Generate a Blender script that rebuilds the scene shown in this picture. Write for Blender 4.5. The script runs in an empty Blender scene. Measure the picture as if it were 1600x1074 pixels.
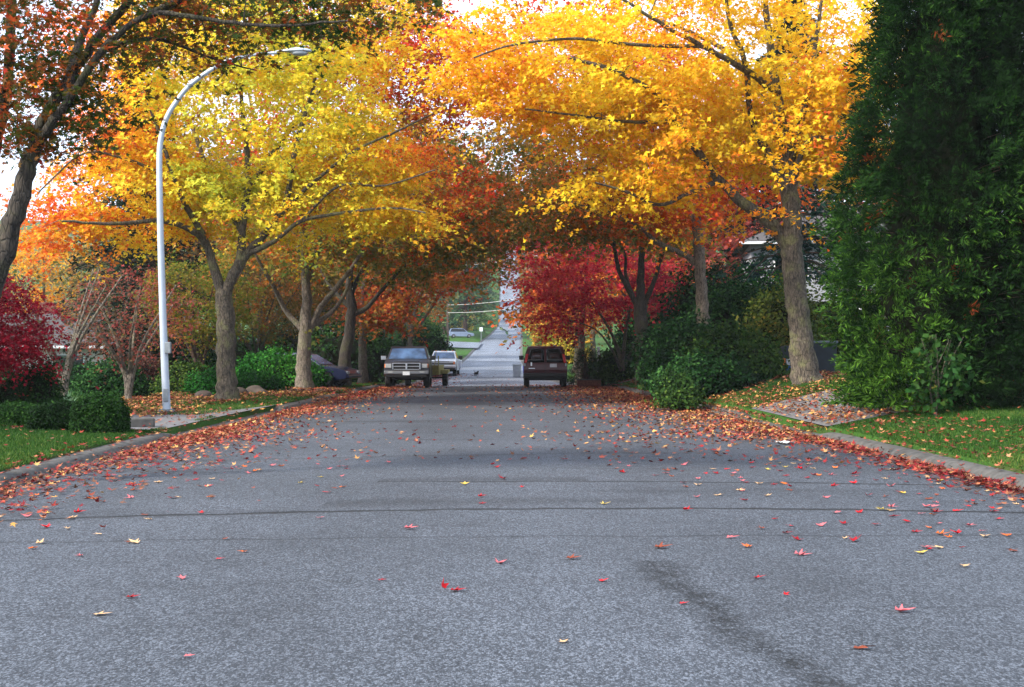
import bpy, bmesh, math, random
import numpy as np
from mathutils import Vector, Matrix
rng = np.random.default_rng(7)
random.seed(7)
C = bpy.data.collections.new('street'); bpy.context.scene.collection.children.link(C)
F = 2000.0; EYE = 1.55; HOR = 552.0

def P(px, py, D):                       # photo position at distance D -> metres
    return np.array([(px-800.0)*D/F, D, EYE-(py-HOR)*D/F])
def s2l(c):
    c = np.asarray(c, float)/255.0
    return np.where(c <= 0.04045, c/12.92, ((c+0.055)/1.055)**2.4)

# ------------------------------------------------------------------ tags
def tag(o, label=None, cat=None, group=None, kind=None):
    if label: o['label'] = label
    if cat: o['category'] = cat
    if group: o['group'] = group
    if kind: o['kind'] = kind
    return o
def thing(name, label, cat, loc=(0, 0, 0), rz=0.0, group=None):
    o = bpy.data.objects.new(name, None); C.objects.link(o)
    o.location = loc; o.rotation_euler = (0, 0, rz); o.empty_display_size = 0.3
    return tag(o, label, cat, group)
def link_mesh(name, me, mat, parent=None, smooth=False):
    o = bpy.data.objects.new(name, me); C.objects.link(o)
    if mat is not None: me.materials.append(mat)
    if parent is not None: o.parent = parent
    if smooth: me.polygons.foreach_set('use_smooth', np.ones(len(me.polygons), bool))
    return o
def copy_tree(o, parent=None):
    c = o.copy(); C.objects.link(c); c.parent = parent
    for ch in list(o.children): copy_tree(ch, c)
    return c

# ------------------------------------------------------------------ fast arrays -> mesh
def arr_mesh(name, V, Fc, col=None):
    me = bpy.data.meshes.new(name)
    V = np.ascontiguousarray(V, np.float32).reshape(-1, 3)
    if isinstance(Fc, np.ndarray): Fc = [Fc]
    Fc = [f for f in Fc if len(f)]
    loops = np.concatenate([f.reshape(-1) for f in Fc]).astype(np.int32)
    tot = np.concatenate([np.full(len(f), f.shape[1]) for f in Fc]).astype(np.int32)
    st = np.concatenate([[0], np.cumsum(tot)[:-1]]).astype(np.int32)
    me.vertices.add(len(V)); me.vertices.foreach_set('co', V.reshape(-1))
    me.loops.add(len(loops)); me.loops.foreach_set('vertex_index', loops)
    me.polygons.add(len(tot)); me.polygons.foreach_set('loop_start', st)
    me.polygons.foreach_set('loop_total', tot)
    if col is not None:
        a = me.color_attributes.new('col', 'FLOAT_COLOR', 'POINT')
        cc = np.ones((len(V), 4), np.float32); cc[:, :3] = col
        a.data.foreach_set('color', cc.reshape(-1))
    me.update(calc_edges=True)
    return me

# ------------------------------------------------------------------ materials
def nt(name):
    m = bpy.data.materials.new(name); m.use_nodes = True
    t = m.node_tree; b = t.nodes['Principled BSDF']
    return m, t, b
def N(t, typ, **kw):
    n = t.nodes.new(typ)
    for k, v in kw.items():
        if k in n.inputs.keys(): n.inputs[k].default_value = v
        else: setattr(n, k, v)
    return n
def plain(name, rgb, rough=0.5, metal=0.0, coat=0.0, noise=0.12, nscale=8.0, bump=0.0, srgb=True, spec=0.5):
    m, t, b = nt(name)
    c = tuple(s2l(rgb)) if srgb else tuple(rgb)
    tc = N(t, 'ShaderNodeTexCoord'); no = N(t, 'ShaderNodeTexNoise', Scale=nscale, Detail=6.0)
    t.links.new(tc.outputs['Object'], no.inputs['Vector'])
    mr = N(t, 'ShaderNodeMapRange'); mr.inputs[1].default_value = 0.3; mr.inputs[2].default_value = 0.7
    mr.inputs[3].default_value = 1-noise; mr.inputs[4].default_value = 1+noise
    t.links.new(no.outputs['Fac'], mr.inputs[0])
    mx = N(t, 'ShaderNodeVectorMath', operation='SCALE'); mx.inputs[0].default_value = c
    t.links.new(mr.outputs[0], mx.inputs['Scale']); t.links.new(mx.outputs[0], b.inputs['Base Color'])
    b.inputs['Roughness'].default_value = rough; b.inputs['Metallic'].default_value = metal
    b.inputs['Coat Weight'].default_value = coat; b.inputs['Specular IOR Level'].default_value = spec
    if bump:
        bp = N(t, 'ShaderNodeBump', Strength=bump, Distance=0.02)
        t.links.new(no.outputs['Fac'], bp.inputs['Height']); t.links.new(bp.outputs[0], b.inputs['Normal'])
    return m
def leafmat(name, trans=0.4, rough=0.55, spec=.12):
    m, t, b = nt(name)
    a = N(t, 'ShaderNodeVertexColor'); a.layer_name = 'col'
    t.links.new(a.outputs[0], b.inputs['Base Color'])
    b.inputs['Roughness'].default_value = rough; b.inputs['Specular IOR Level'].default_value = spec
    tr = N(t, 'ShaderNodeBsdfTranslucent')
    t.links.new(a.outputs[0], tr.inputs['Color'])
    mx = N(t, 'ShaderNodeMixShader'); mx.inputs[0].default_value = trans
    t.links.new(b.outputs[0], mx.inputs[1]); t.links.new(tr.outputs[0], mx.inputs[2])
    t.links.new(mx.outputs[0], t.nodes['Material Output'].inputs['Surface'])
    return m
def barkmat(name, c0, c1, moss, scale=6.0):
    m, t, b = nt(name)
    tc = N(t, 'ShaderNodeTexCoord'); mp = N(t, 'ShaderNodeMapping'); mp.inputs['Scale'].default_value = (1, 1, 0.28)
    t.links.new(tc.outputs['Object'], mp.inputs[0])
    n1 = N(t, 'ShaderNodeTexNoise', Scale=scale*3.2, Detail=8.0, Roughness=0.7); t.links.new(mp.outputs[0], n1.inputs['Vector'])
    n2 = N(t, 'ShaderNodeTexNoise', Scale=scale*0.5, Detail=4.0); t.links.new(tc.outputs['Object'], n2.inputs['Vector'])
    vo = N(t, 'ShaderNodeTexVoronoi', Scale=scale*3.5, feature='DISTANCE_TO_EDGE'); t.links.new(mp.outputs[0], vo.inputs['Vector'])
    r1 = N(t, 'ShaderNodeValToRGB'); e = r1.color_ramp.elements
    e[0].position = 0.36; e[0].color = (*s2l(c0), 1); e[1].position = 0.64; e[1].color = (*s2l(c1), 1)
    t.links.new(n1.outputs['Fac'], r1.inputs[0])
    r2 = N(t, 'ShaderNodeValToRGB'); e = r2.color_ramp.elements; e[0].position = 0.5; e[0].color = (0, 0, 0, 1); e[1].position = 0.66; e[1].color = (.7, .7, .7, 1)
    t.links.new(n2.outputs['Fac'], r2.inputs[0])
    mx = N(t, 'ShaderNodeMix', data_type='RGBA'); mx.inputs[7].default_value = (*s2l(moss), 1)
    t.links.new(r2.outputs[0], mx.inputs[0]); t.links.new(r1.outputs[0], mx.inputs[6])
    cr = N(t, 'ShaderNodeMapRange'); cr.inputs[1].default_value = 0.0; cr.inputs[2].default_value = 0.12; cr.inputs[3].default_value = 0.45; cr.inputs[4].default_value = 1.0
    t.links.new(vo.outputs['Distance'], cr.inputs[0])
    sc = N(t, 'ShaderNodeVectorMath', operation='SCALE'); t.links.new(mx.outputs[2], sc.inputs[0]); t.links.new(cr.outputs[0], sc.inputs['Scale'])
    t.links.new(sc.outputs[0], b.inputs['Base Color']); b.inputs['Roughness'].default_value = 0.9
    ad = N(t, 'ShaderNodeMath', operation='ADD'); t.links.new(n1.outputs['Fac'], ad.inputs[0]); t.links.new(cr.outputs[0], ad.inputs[1])
    bp = N(t, 'ShaderNodeBump', Strength=0.9, Distance=0.03); t.links.new(ad.outputs[0], bp.inputs['Height']); t.links.new(bp.outputs[0], b.inputs['Normal'])
    return m
LEAF = leafmat('autumn_leaf', 0.48)
EVER = leafmat('evergreen_leaf', 0.2, 0.7, spec=.05)
LITTER = leafmat('fallen_leaf', 0.1, 0.6)
GRASSM = leafmat('grass_blade', 0.3, 0.6)
BARK = barkmat('maple_bark', (44, 39, 33), (112, 101, 88), (112, 112, 72))
BARKP = barkmat('pale_bark', (70, 62, 53), (142, 129, 115), (120, 118, 88))
BARKD = barkmat('dark_bark', (34, 29, 25), (82, 72, 62), (72, 72, 42))
BARKR = barkmat('red_bark', (48, 32, 26), (98, 68, 54), (62, 52, 38))

# ------------------------------------------------------------------ terrain
RY = np.array([-40, 0, 48, 57, 63, 70, 80, 90, 100, 115, 130, 160, 200, 250, 300, 350, 400, 450, 500, 600, 900.])
RZ = np.array([0, 0, 0, 0, -.11, -.26, -.33, -.25, -.03, .15, .42, 1.15, 2.5, 4.7, 8.4, 15, 24, 34, 43, 60, 75.])
def smooth_interp(x, X, Y, w):
    x = np.asarray(x, float); w = w*(1+np.maximum(0, x-60)/60)
    return sum(np.interp(x+d*w, X, Y)*k for d, k in ((-1, .2), (-.5, .2), (0, .2), (.5, .2), (1, .2)))
def R(y): return smooth_interp(y, RY, RZ, 3.0)
def eL(y): return smooth_interp(y, [-40, 14, 22, 32, 57, 85, 110, 135, 175, 230, 290, 350, 460, 900],
                                [-5.6, -5.8, -6.08, -6.1, -6.0, -5.9, -5.3, -5.2, -5.3, -5.2, -2.9, -3.2, -4, -6], 2.0)
def eR(y): return smooth_interp(y, [-40, 14, 20, 30, 42, 57, 66, 85, 105, 150, 250, 350, 460, 900],
                                [6.2, 5.75, 5.65, 5.35, 4.9, 4.55, 4.2, 2.6, 1.2, .9, 1.7, 2.2, 2, 3], 3.0)
def H(x, y):
    x = np.asarray(x, float); y = np.asarray(y, float)
    base = R(y)
    tl = np.maximum(0, eL(y)-x); tr = np.maximum(0, x-eR(y))
    sR = smooth_interp(y, [0, 15, 22, 30, 60, 90, 130, 900], [.03, .05, .13, .25, .24, .12, .03, .02], 2.0)
    fade = np.clip(1-(y-60)/80, .25, 1)
    z = base + 0.13
    rise = sR*np.minimum(tr, 2.6) + .1*np.clip(tr-2.6, 0, 12)*np.clip((y-14)/25, 0.15, 1)*np.clip(1-(y-80)/60, .1, 1)
    rise_l = .022*np.minimum(tl, 6) + 0.03*np.clip(tl-8, 0, 14)*fade
    und = .02*np.sin(x*.9+1)*np.sin(y*.7)
    z = z + np.where(tr > 0, rise, 0) + np.where(tl > 0, rise_l, 0) + und*np.clip((tl+tr)/2, 0, 1)
    z = z + np.where(tr > 0, .02*np.maximum(tr-15, 0)*np.clip((y-60)/100, 0, 1), 0) + .02*np.maximum(tl-20, 0)*np.clip((y-60)/100, 0, 1)
    # far lawn on the left beyond the side street
    z = z + np.clip((y-216)/8, 0, 1)*np.clip(tl/2, 0, 1)*.35
    return z
def Rz(x, y):                            # road surface with a slight crown
    l, r = eL(y), eR(y); u = np.clip((np.asarray(x)-l)/(r-l), 0, 1)
    return R(y) + 0.05*np.sin(u*math.pi) - 0.02

def grid_mesh(name, X, Y, Z, mat, kind='structure', smooth=True):
    n, m = X.shape
    V = np.stack([X, Y, Z], -1)
    i = np.arange(n*m).reshape(n, m)
    Fc = np.stack([i[:-1, :-1], i[:-1, 1:], i[1:, 1:], i[1:, :-1]], -1).reshape(-1, 4)
    o = link_mesh(name, arr_mesh(name, V, Fc), mat, smooth=smooth)
    if kind: o['kind'] = kind
    return o
ys = np.concatenate([np.arange(-30, 70, .5), np.arange(70, 140, 1.), np.arange(140, 300, 3.), np.arange(300, 900, 10.), [1100, 1500, 2500.]])

# ground material
def ground_mat():
    m, t, b = nt('lawn_ground')
    tc = N(t, 'ShaderNodeTexCoord')
    n1 = N(t, 'ShaderNodeTexNoise', Scale=0.35, Detail=5.0); n2 = N(t, 'ShaderNodeTexNoise', Scale=14.0, Detail=8.0, Roughness=.75)
    n3 = N(t, 'ShaderNodeTexNoise', Scale=60.0, Detail=3.0)
    for n in (n1, n2, n3): t.links.new(tc.outputs['Object'], n.inputs['Vector'])
    r = N(t, 'ShaderNodeValToRGB'); e = r.color_ramp.elements
    e[0].position = .3; e[0].color = (*s2l((28, 58, 20)), 1); e[1].position = .7; e[1].color = (*s2l((66, 104, 36)), 1)
    t.links.new(n2.outputs['Fac'], r.inputs[0])
    r2 = N(t, 'ShaderNodeValToRGB'); e = r2.color_ramp.elements; e[0].position = .52; e[0].color = (0, 0, 0, 1); e[1].position = .68; e[1].color = (.75, .75, .75, 1)
    t.links.new(n1.outputs['Fac'], r2.inputs[0])
    mx = N(t, 'ShaderNodeMix', data_type='RGBA'); mx.inputs[7].default_value = (*s2l((70, 60, 38)), 1)
    t.links.new(r2.outputs[0], mx.inputs[0]); t.links.new(r.outputs[0], mx.inputs[6]); t.links.new(mx.outputs[2], b.inputs['Base Color'])
    b.inputs['Roughness'].default_value = .95; b.inputs['Specular IOR Level'].default_value = .15
    bp = N(t, 'ShaderNodeBump', Strength=.8, Distance=.04); t.links.new(n3.outputs['Fac'], bp.inputs['Height']); t.links.new(bp.outputs[0], b.inputs['Normal'])
    return m
GROUND = ground_mat()
lo = np.array([700, 300, 150, 90, 60, 40, 30, 24, 20, 16, 13, 10, 8, 6, 5, 4, 3, 2.4, 1.8, 1.2, .8, .5, .4])
offs = []
yy = ys[:, None]
XL = eL(yy)-lo[None, :]; XR = eR(yy)+lo[None, ::-1]
kw = .38
X = np.concatenate([XL, eL(yy)-kw+.02, eL(yy)-kw+.03, eR(yy)+kw-.03, eR(yy)+kw-.02, XR], 1)
Yg = np.repeat(yy, X.shape[1], 1)
Z = H(X, Yg)
nl = len(lo)
Z[:, nl+1] = R(ys)-.12; Z[:, nl+2] = R(ys)-.12
grid_mesh('ground', X, Yg, Z, GROUND)

# ------------------------------------------------------------------ asphalt
def road_mat():
    m, t, b = nt('worn_asphalt')
    tc = N(t, 'ShaderNodeTexCoord'); sx = N(t, 'ShaderNodeSeparateXYZ')
    t.links.new(tc.outputs['Object'], sx.inputs[0])
    L = t.links.new
    def mth(op, a, b_=None, c=None, clamp=False):
        n = N(t, 'ShaderNodeMath', operation=op); n.use_clamp = clamp
        for i, v in enumerate((a, b_, c)):
            if v is None: continue
            if isinstance(v, (int, float)): n.inputs[i].default_value = v
            else: L(v, n.inputs[i])
        return n.outputs[0]
    def noise(s, d=4., ro=.5, vec=None):
        n = N(t, 'ShaderNodeTexNoise', Scale=s, Detail=d, Roughness=ro); L(vec or tc.outputs['Object'], n.inputs['Vector']); return n.outputs['Fac']
    ma = N(t, 'ShaderNodeMapping'); ma.inputs['Scale'].default_value = (1, .5, 1); L(tc.outputs['Object'], ma.inputs[0])
    ag = N(t, 'ShaderNodeTexVoronoi', Scale=95.0); L(ma.outputs[0], ag.inputs['Vector'])
    ag2 = N(t, 'ShaderNodeTexVoronoi', Scale=190.0); L(ma.outputs[0], ag2.inputs['Vector'])
    sr = N(t, 'ShaderNodeSeparateColor'); L(ag.outputs['Color'], sr.inputs[0])
    sr2 = N(t, 'ShaderNodeSeparateColor'); L(ag2.outputs['Color'], sr2.inputs[0])
    stone = mth('MULTIPLY_ADD', sr.outputs[0], .6, mth('MULTIPLY', sr2.outputs[1], .4))
    rp = N(t, 'ShaderNodeValToRGB'); e = rp.color_ramp.elements
    e[0].position = .08; e[0].color = (.015, .017, .022, 1); e[1].position = .9; e[1].color = (.146, .163, .194, 1)
    q = rp.color_ramp.elements.new(.5); q.color = (.044, .051, .063, 1)
    L(stone, rp.inputs[0])
    big = noise(.22, 6, .6); med = noise(1.7, 6, .65)
    f = mth('MULTIPLY_ADD', big, 1.1, mth('MULTIPLY_ADD', med, .6, .15))
    # tyre-polished bands running with the street
    wob = mth('MULTIPLY_ADD', noise(.12, 3), 1.2, sx.outputs[0])
    band = mth('MULTIPLY_ADD', mth('SINE', mth('MULTIPLY', wob, 1.9)), .07, f)
    # dark oil / damp stains
    mp = N(t, 'ShaderNodeMapping'); mp.inputs['Scale'].default_value = (.25, 1.0, 1); L(tc.outputs['Object'], mp.inputs[0])
    st = noise(.55, 5, .6, mp.outputs[0])
    stain = mth('MULTIPLY', mth('SMOOTH_MIN', mth('MAXIMUM', mth('SUBTRACT', st, .58), 0), .12, .02), 2.6)
    col = mth('SUBTRACT', band, stain)
    # seams and cracks crossing the street
    def seam(y0, bx, cx, w, x0, x1, dark):
        x = sx.outputs[0]
        yv = mth('MULTIPLY_ADD', mth('MULTIPLY', x, x), cx, mth('MULTIPLY_ADD', x, bx, y0))
        yv = mth('ADD', yv, mth('MULTIPLY_ADD', noise(1.3, 3), .28, -.14))
        d = mth('ABSOLUTE', mth('SUBTRACT', sx.outputs[1], yv))
        ww = mth('MULTIPLY', mth('ADD', noise(2.5, 5), .1), w)
        s = mth('SUBTRACT', 1.0, mth('DIVIDE', d, ww), clamp=True)
        lim = mth('MULTIPLY', mth('GREATER_THAN', x, x0), mth('LESS_THAN', x, x1))
        return mth('MULTIPLY', mth('MULTIPLY', mth('POWER', s, .6), dark), lim)
    s = seam(12.5, .07, -.012, .13, -7, 7.5, .95)
    s = mth('MAXIMUM', s, seam(15.2, .0, 0.0, .11, -1.6, 7, .85))
    s = mth('MAXIMUM', s, seam(10.6, .05, .004, .08, -6, 5, .5))
    s = mth('MAXIMUM', s, seam(19.2, .18, 0.0, .25, -7, 3, .28))
    s = mth('MAXIMUM', s, seam(13.2, .06, -.03, .7, -1.9, 1.4, .35))
    s = mth('MAXIMUM', s, seam(15.45, .0, -.03, .6, -1.6, .9, .35))
    s = mth('MAXIMUM', s, seam(7.6, .05, .0, .045, -3, 3.0, .2))
    s = mth('MAXIMUM', s, seam(29.2, .12, 0.0, .5, -5, 6, .3))
    s = mth('MAXIMUM', s, seam(41, .0, 0.0, .6, -6, 6, .25))
    # long diagonal scar of lost stone near the viewer
    dd = mth('ABSOLUTE', mth('SUBTRACT', sx.outputs[0], mth('ADD', mth('MULTIPLY_ADD', sx.outputs[1], -.12, 2.12), mth('MULTIPLY_ADD', noise(.9, 4), .7, -.35))))
    sc = mth('SUBTRACT', 1.0, mth('DIVIDE', dd, mth('MULTIPLY_ADD', noise(4, 6, .7), .5, -.02)), clamp=True)
    sc = mth('MULTIPLY', sc, mth('LESS_THAN', sx.outputs[1], 9.4))
    sc = mth('MULTIPLY', sc, mth('MULTIPLY_ADD', noise(24, 6, .8), 7.0, -3.0, clamp=True))
    sc = mth('MULTIPLY', sc, mth('MULTIPLY_ADD', noise(5, 5, .7), 3.0, -.7, clamp=True))
    s = mth('MAXIMUM', s, mth('MULTIPLY', sc, .9))
    col = mth('MULTIPLY', col, mth('SUBTRACT', 1.0, s, clamp=True))
    # far stretch coloured paler, standing in for sunlight on the road
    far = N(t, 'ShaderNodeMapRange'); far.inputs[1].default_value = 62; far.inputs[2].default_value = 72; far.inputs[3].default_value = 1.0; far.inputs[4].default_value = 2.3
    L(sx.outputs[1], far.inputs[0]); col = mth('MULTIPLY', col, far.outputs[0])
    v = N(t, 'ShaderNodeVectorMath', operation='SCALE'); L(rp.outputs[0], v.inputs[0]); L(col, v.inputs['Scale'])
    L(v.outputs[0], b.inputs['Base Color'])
    b.inputs['Roughness'].default_value = .78; b.inputs['Specular IOR Level'].default_value = .35
    bp = N(t, 'ShaderNodeBump', Strength=1.0, Distance=.008); L(mth('SUBTRACT', stone, mth('MULTIPLY', s, 1.0)), bp.inputs['Height']); L(bp.outputs[0], b.inputs['Normal'])
    return m
ASPH = road_mat()
u = np.linspace(0, 1, 25)[None, :]
Xr = (eL(yy)+.0)+(eR(yy)-eL(yy))*u; Yr = np.repeat(yy, 25, 1)
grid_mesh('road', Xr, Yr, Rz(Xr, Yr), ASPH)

CONC = plain('kerb_concrete', (74, 72, 69), .9, noise=.38, nscale=7, bump=.6)
PAVE = plain('driveway_paving', (92, 91, 92), .9, noise=.25, nscale=9, bump=.4)
def kerb(side, name):
    yk = ys[(ys >= -30) & (ys <= 500)]
    e = eL(yk) if side < 0 else eR(yk)
    prof = [(-.06, -.06), (-.02, -.012), (.06, .0), (.11, .035), (.15, .08), (.19, .105), (.26, .118), (.36, .125), (.385, .125), (.385, -.1)]
    drop = np.ones_like(yk)
    for (a, b_) in (((23.3, 35), (46, 51), (78, 84)) if side < 0 else ((23.4, 31.0), (57, 62), (92, 98))):
        drop *= 1-.8*np.clip(np.minimum(yk-a, b_-yk)/.8, 0, 1)
    X_ = np.stack([e+side*d for d, _ in prof], 1)
    rz = Rz(e, yk)
    Z_ = np.stack([rz+(h*drop if h > 0 else h)+.006 for _, h in prof], 1)
    Y_ = np.repeat(yk[:, None], len(prof), 1)
    o = grid_mesh(name, X_, Y_, Z_, CONC)
    return o
kerb(-1, 'kerb'); kerb(1, 'kerb')

def drape(name, pts, mat, lift=.012, n=40, kind='structure'):   # quad patch draped over the ground: pts = 4 corners (x,y)
    a, b_, c, d = [np.array(p, float) for p in pts]
    s = np.linspace(0, 1, n)[:, None, None]; r = np.linspace(0, 1, n)[None, :, None]
    Q = (a*(1-r)+b_*r)*(1-s)+(d*(1-r)+c*r)*s
    return grid_mesh(name, Q[..., 0], Q[..., 1], H(Q[..., 0], Q[..., 1])+lift, mat, kind)
drape('driveway', [(-6.46, 23.4), (-6.42, 35), (-7.0, 28.6), (-16, 25.2)], PAVE)
drape('driveway', [(5.85, 23.8), (13, 26.4), (13, 29.6), (5.70, 30.6)], PAVE)
drape('driveway', [(-6.6, 46), (-6.6, 51), (-20, 53), (-20, 47)], PAVE)
drape('driveway', [(4.95, 57.2), (9, 58), (9, 62), (4.75, 61.5)], PAVE)
# side street meeting from the left far off
q = np.linspace(0, 1, 40)[:, None]; r = np.linspace(0, 1, 12)[None, :]
Xs = -5.0+q*(-75)+0*r; Ys = 186+r*27+q*6
grid_mesh('side_street', Xs, Ys, R(Ys)+.45+.02*np.maximum(-5-Xs-15, 0)+0*q-.0-.25*np.clip((Xs+12)/7, 0, 1)+.03, ASPH)

# ------------------------------------------------------------------ leaf templates
T_QUAD = (np.array([[0, 0, 0], [.5, .36, .09], [1, 0, 0], [.5, -.36, .09]]), np.array([[0, 1, 2], [0, 2, 3]]))
T_TRI = (np.array([[0, 0, 0], [.36, .52, .1], [.5, .2, .03], [1, 0, -.05], [.5, -.2, .03], [.36, -.52, .1]]),
         np.array([[0, 1, 2], [0, 2, 3], [0, 3, 4], [0, 4, 5]]))
_ang = [(0, .0), (100, .42), (78, .2), (55, .72), (30, .34), (0, 1.0), (-30, .34), (-55, .72), (-78, .2), (-100, .42)]
_mp = [[0, 0, 0]]+[[.22+r_*math.cos(math.radians(a))*.8, r_*math.sin(math.radians(a))*.8, .10*r_*r_] for a, r_ in _ang[1:]]
T_MAPLE = (np.array([[.22, 0, -.02]]+_mp), np.array([[0, i, i+1] for i in range(1, 10)]+[[0, 10, 1]]))
T_FROND = (np.array([[0, -.03, 0], [0, .03, 0], [.35, .26, .02], [.3, .06, 0], [.68, .2, .02], [.6, .05, 0], [1, 0, -.05], [.6, -.05, 0], [.68, -.2, .02], [.3, -.06, 0], [.35, -.26, .02]]),
           np.array([[0, 1, 3], [0, 3, 9], [1, 2, 3], [3, 4, 5], [3, 5, 7], [3, 7, 9], [5, 6, 7], [7, 8, 9], [9, 10, 0]]))

T_SPEAR = (np.array([[0, 0, 0], [.42, .115, .03], [1, 0, -.06], [.42, -.115, .03]]), np.array([[0, 1, 2], [0, 2, 3]]))
def frames(nrm, fwd):
    nrm = nrm/np.maximum(np.linalg.norm(nrm, axis=1, keepdims=True), 1e-6)
    fwd = fwd-nrm*(fwd*nrm).sum(1, keepdims=True)
    fwd = fwd/np.maximum(np.linalg.norm(fwd, axis=1, keepdims=True), 1e-6)
    return fwd, np.cross(nrm, fwd), nrm
def leaves(name, pos, nrm, fwd, size, col, tmpl, mat, parent=None, curl=None):
    T, Ft = tmpl; n = len(pos)
    f, s, u_ = frames(nrm, fwd)
    TT = np.repeat(T[None], n, 0)
    if curl is not None: TT = TT*np.stack([np.ones(n), np.ones(n), curl], 1)[:, None, :]
    TT = TT*size[:, None, None]
    V = pos[:, None, :]+TT[..., 0:1]*f[:, None]+TT[..., 1:2]*s[:, None]+TT[..., 2:3]*u_[:, None]
    Fc = Ft[None]+(np.arange(n)*len(T))[:, None, None]
    me = arr_mesh(name, V, Fc.reshape(-1, Ft.shape[1]), np.repeat(col, len(T), 0))
    return link_mesh(name, me, mat, parent)
def snoise(p, seed, sc=1.0):
    r_ = np.random.default_rng(seed); out = 0
    for k in range(5):
        w = r_.normal(size=3)*sc*(.6+k*.45); out = out+np.sin(p@w+r_.uniform(0, 6.28))/(1+k*.35)
    return out/2.2
def palette(t, cols):
    cols = s2l(np.array(cols)); k = len(cols)-1; t = np.clip(t, 0, .999)*k
    i = t.astype(int); f = (t-i)[:, None]
    return cols[i]*(1-f)+cols[i+1]*f

# ------------------------------------------------------------------ tree skeletons
def catmull(P_, n):
    P_ = np.array(P_, float)
    Q = np.vstack([2*P_[0]-P_[1], P_, 2*P_[-1]-P_[-2]]); out = []
    for i in range(len(P_)-1):
        a, b_, c, d = Q[i:i+4]
        for k in range(n):
            t = k/n; out.append(.5*((2*b_)+(-a+c)*t+(2*a-5*b_+4*c-d)*t*t+(-a+3*b_-3*c+d)*t**3))
    out.append(P_[-1]); return np.array(out)
def tube_arrays(path, rad, sides, rough=0.0, seed=0):
    n = len(path); T = np.gradient(path, axis=0); T /= np.maximum(np.linalg.norm(T, axis=1, keepdims=True), 1e-6)
    ref = np.array([0, 1, 0.]) if abs(T[0][2]) > .6 else np.array([0, 0, 1.])
    A = np.cross(T, ref); A /= np.maximum(np.linalg.norm(A, axis=1, keepdims=True), 1e-6); B = np.cross(T, A)
    th = np.arange(sides)/sides*2*math.pi
    rr = rad[:, None]*np.ones(sides)[None]
    if rough:
        r_ = np.random.default_rng(seed)
        rr = rr*(1+rough*(np.sin(th[None]*2+r_.uniform(0, 6)+np.arange(n)[:, None]*.35)*.5+np.sin(th[None]*5+np.arange(n)[:, None]*.15)*.35+r_.normal(size=(n, sides))*.35))
    V = path[:, None]+rr[..., None]*(np.cos(th)[None, :, None]*A[:, None]+np.sin(th)[None, :, None]*B[:, None])
    i = np.arange(n*sides).reshape(n, sides); j = np.roll(i, -1, 1)
    Fc = np.stack([i[:-1], j[:-1], j[1:], i[1:]], -1).reshape(-1, 4)
    return V.reshape(-1, 3), Fc
class Tubes:
    def __init__(s): s.V = []; s.F = []; s.n = 0
    def add(s, path, rad, sides, rough=0., seed=0):
        V, Fc = tube_arrays(np.asarray(path, float), np.asarray(rad, float), sides, rough, seed)
        s.V.append(V); s.F.append(Fc+s.n); s.n += len(V)
    def build(s, name, mat, parent=None):
        return link_mesh(name, arr_mesh(name, np.concatenate(s.V), np.concatenate(s.F)), mat, parent, smooth=True)

def sample_env(env, n, r_, shell=.55):
    """env: list of (centre(3), radii(3), weight)"""
    w = np.array([e[2] for e in env], float); w /= w.sum(); out = []
    ks = r_.choice(len(env), size=n*2, p=w)
    d = r_.normal(size=(n*2, 3)); d /= np.linalg.norm(d, axis=1, keepdims=True)
    rad = np.where(r_.random(n*2) < shell, r_.uniform(.75, 1.0, n*2), r_.uniform(.15, 1, n*2)**.5)
    c = np.array([e[0] for e in env])[ks]; R_ = np.array([e[1] for e in env])[ks]
    return (c+d*rad[:, None]*R_)[:n]

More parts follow.
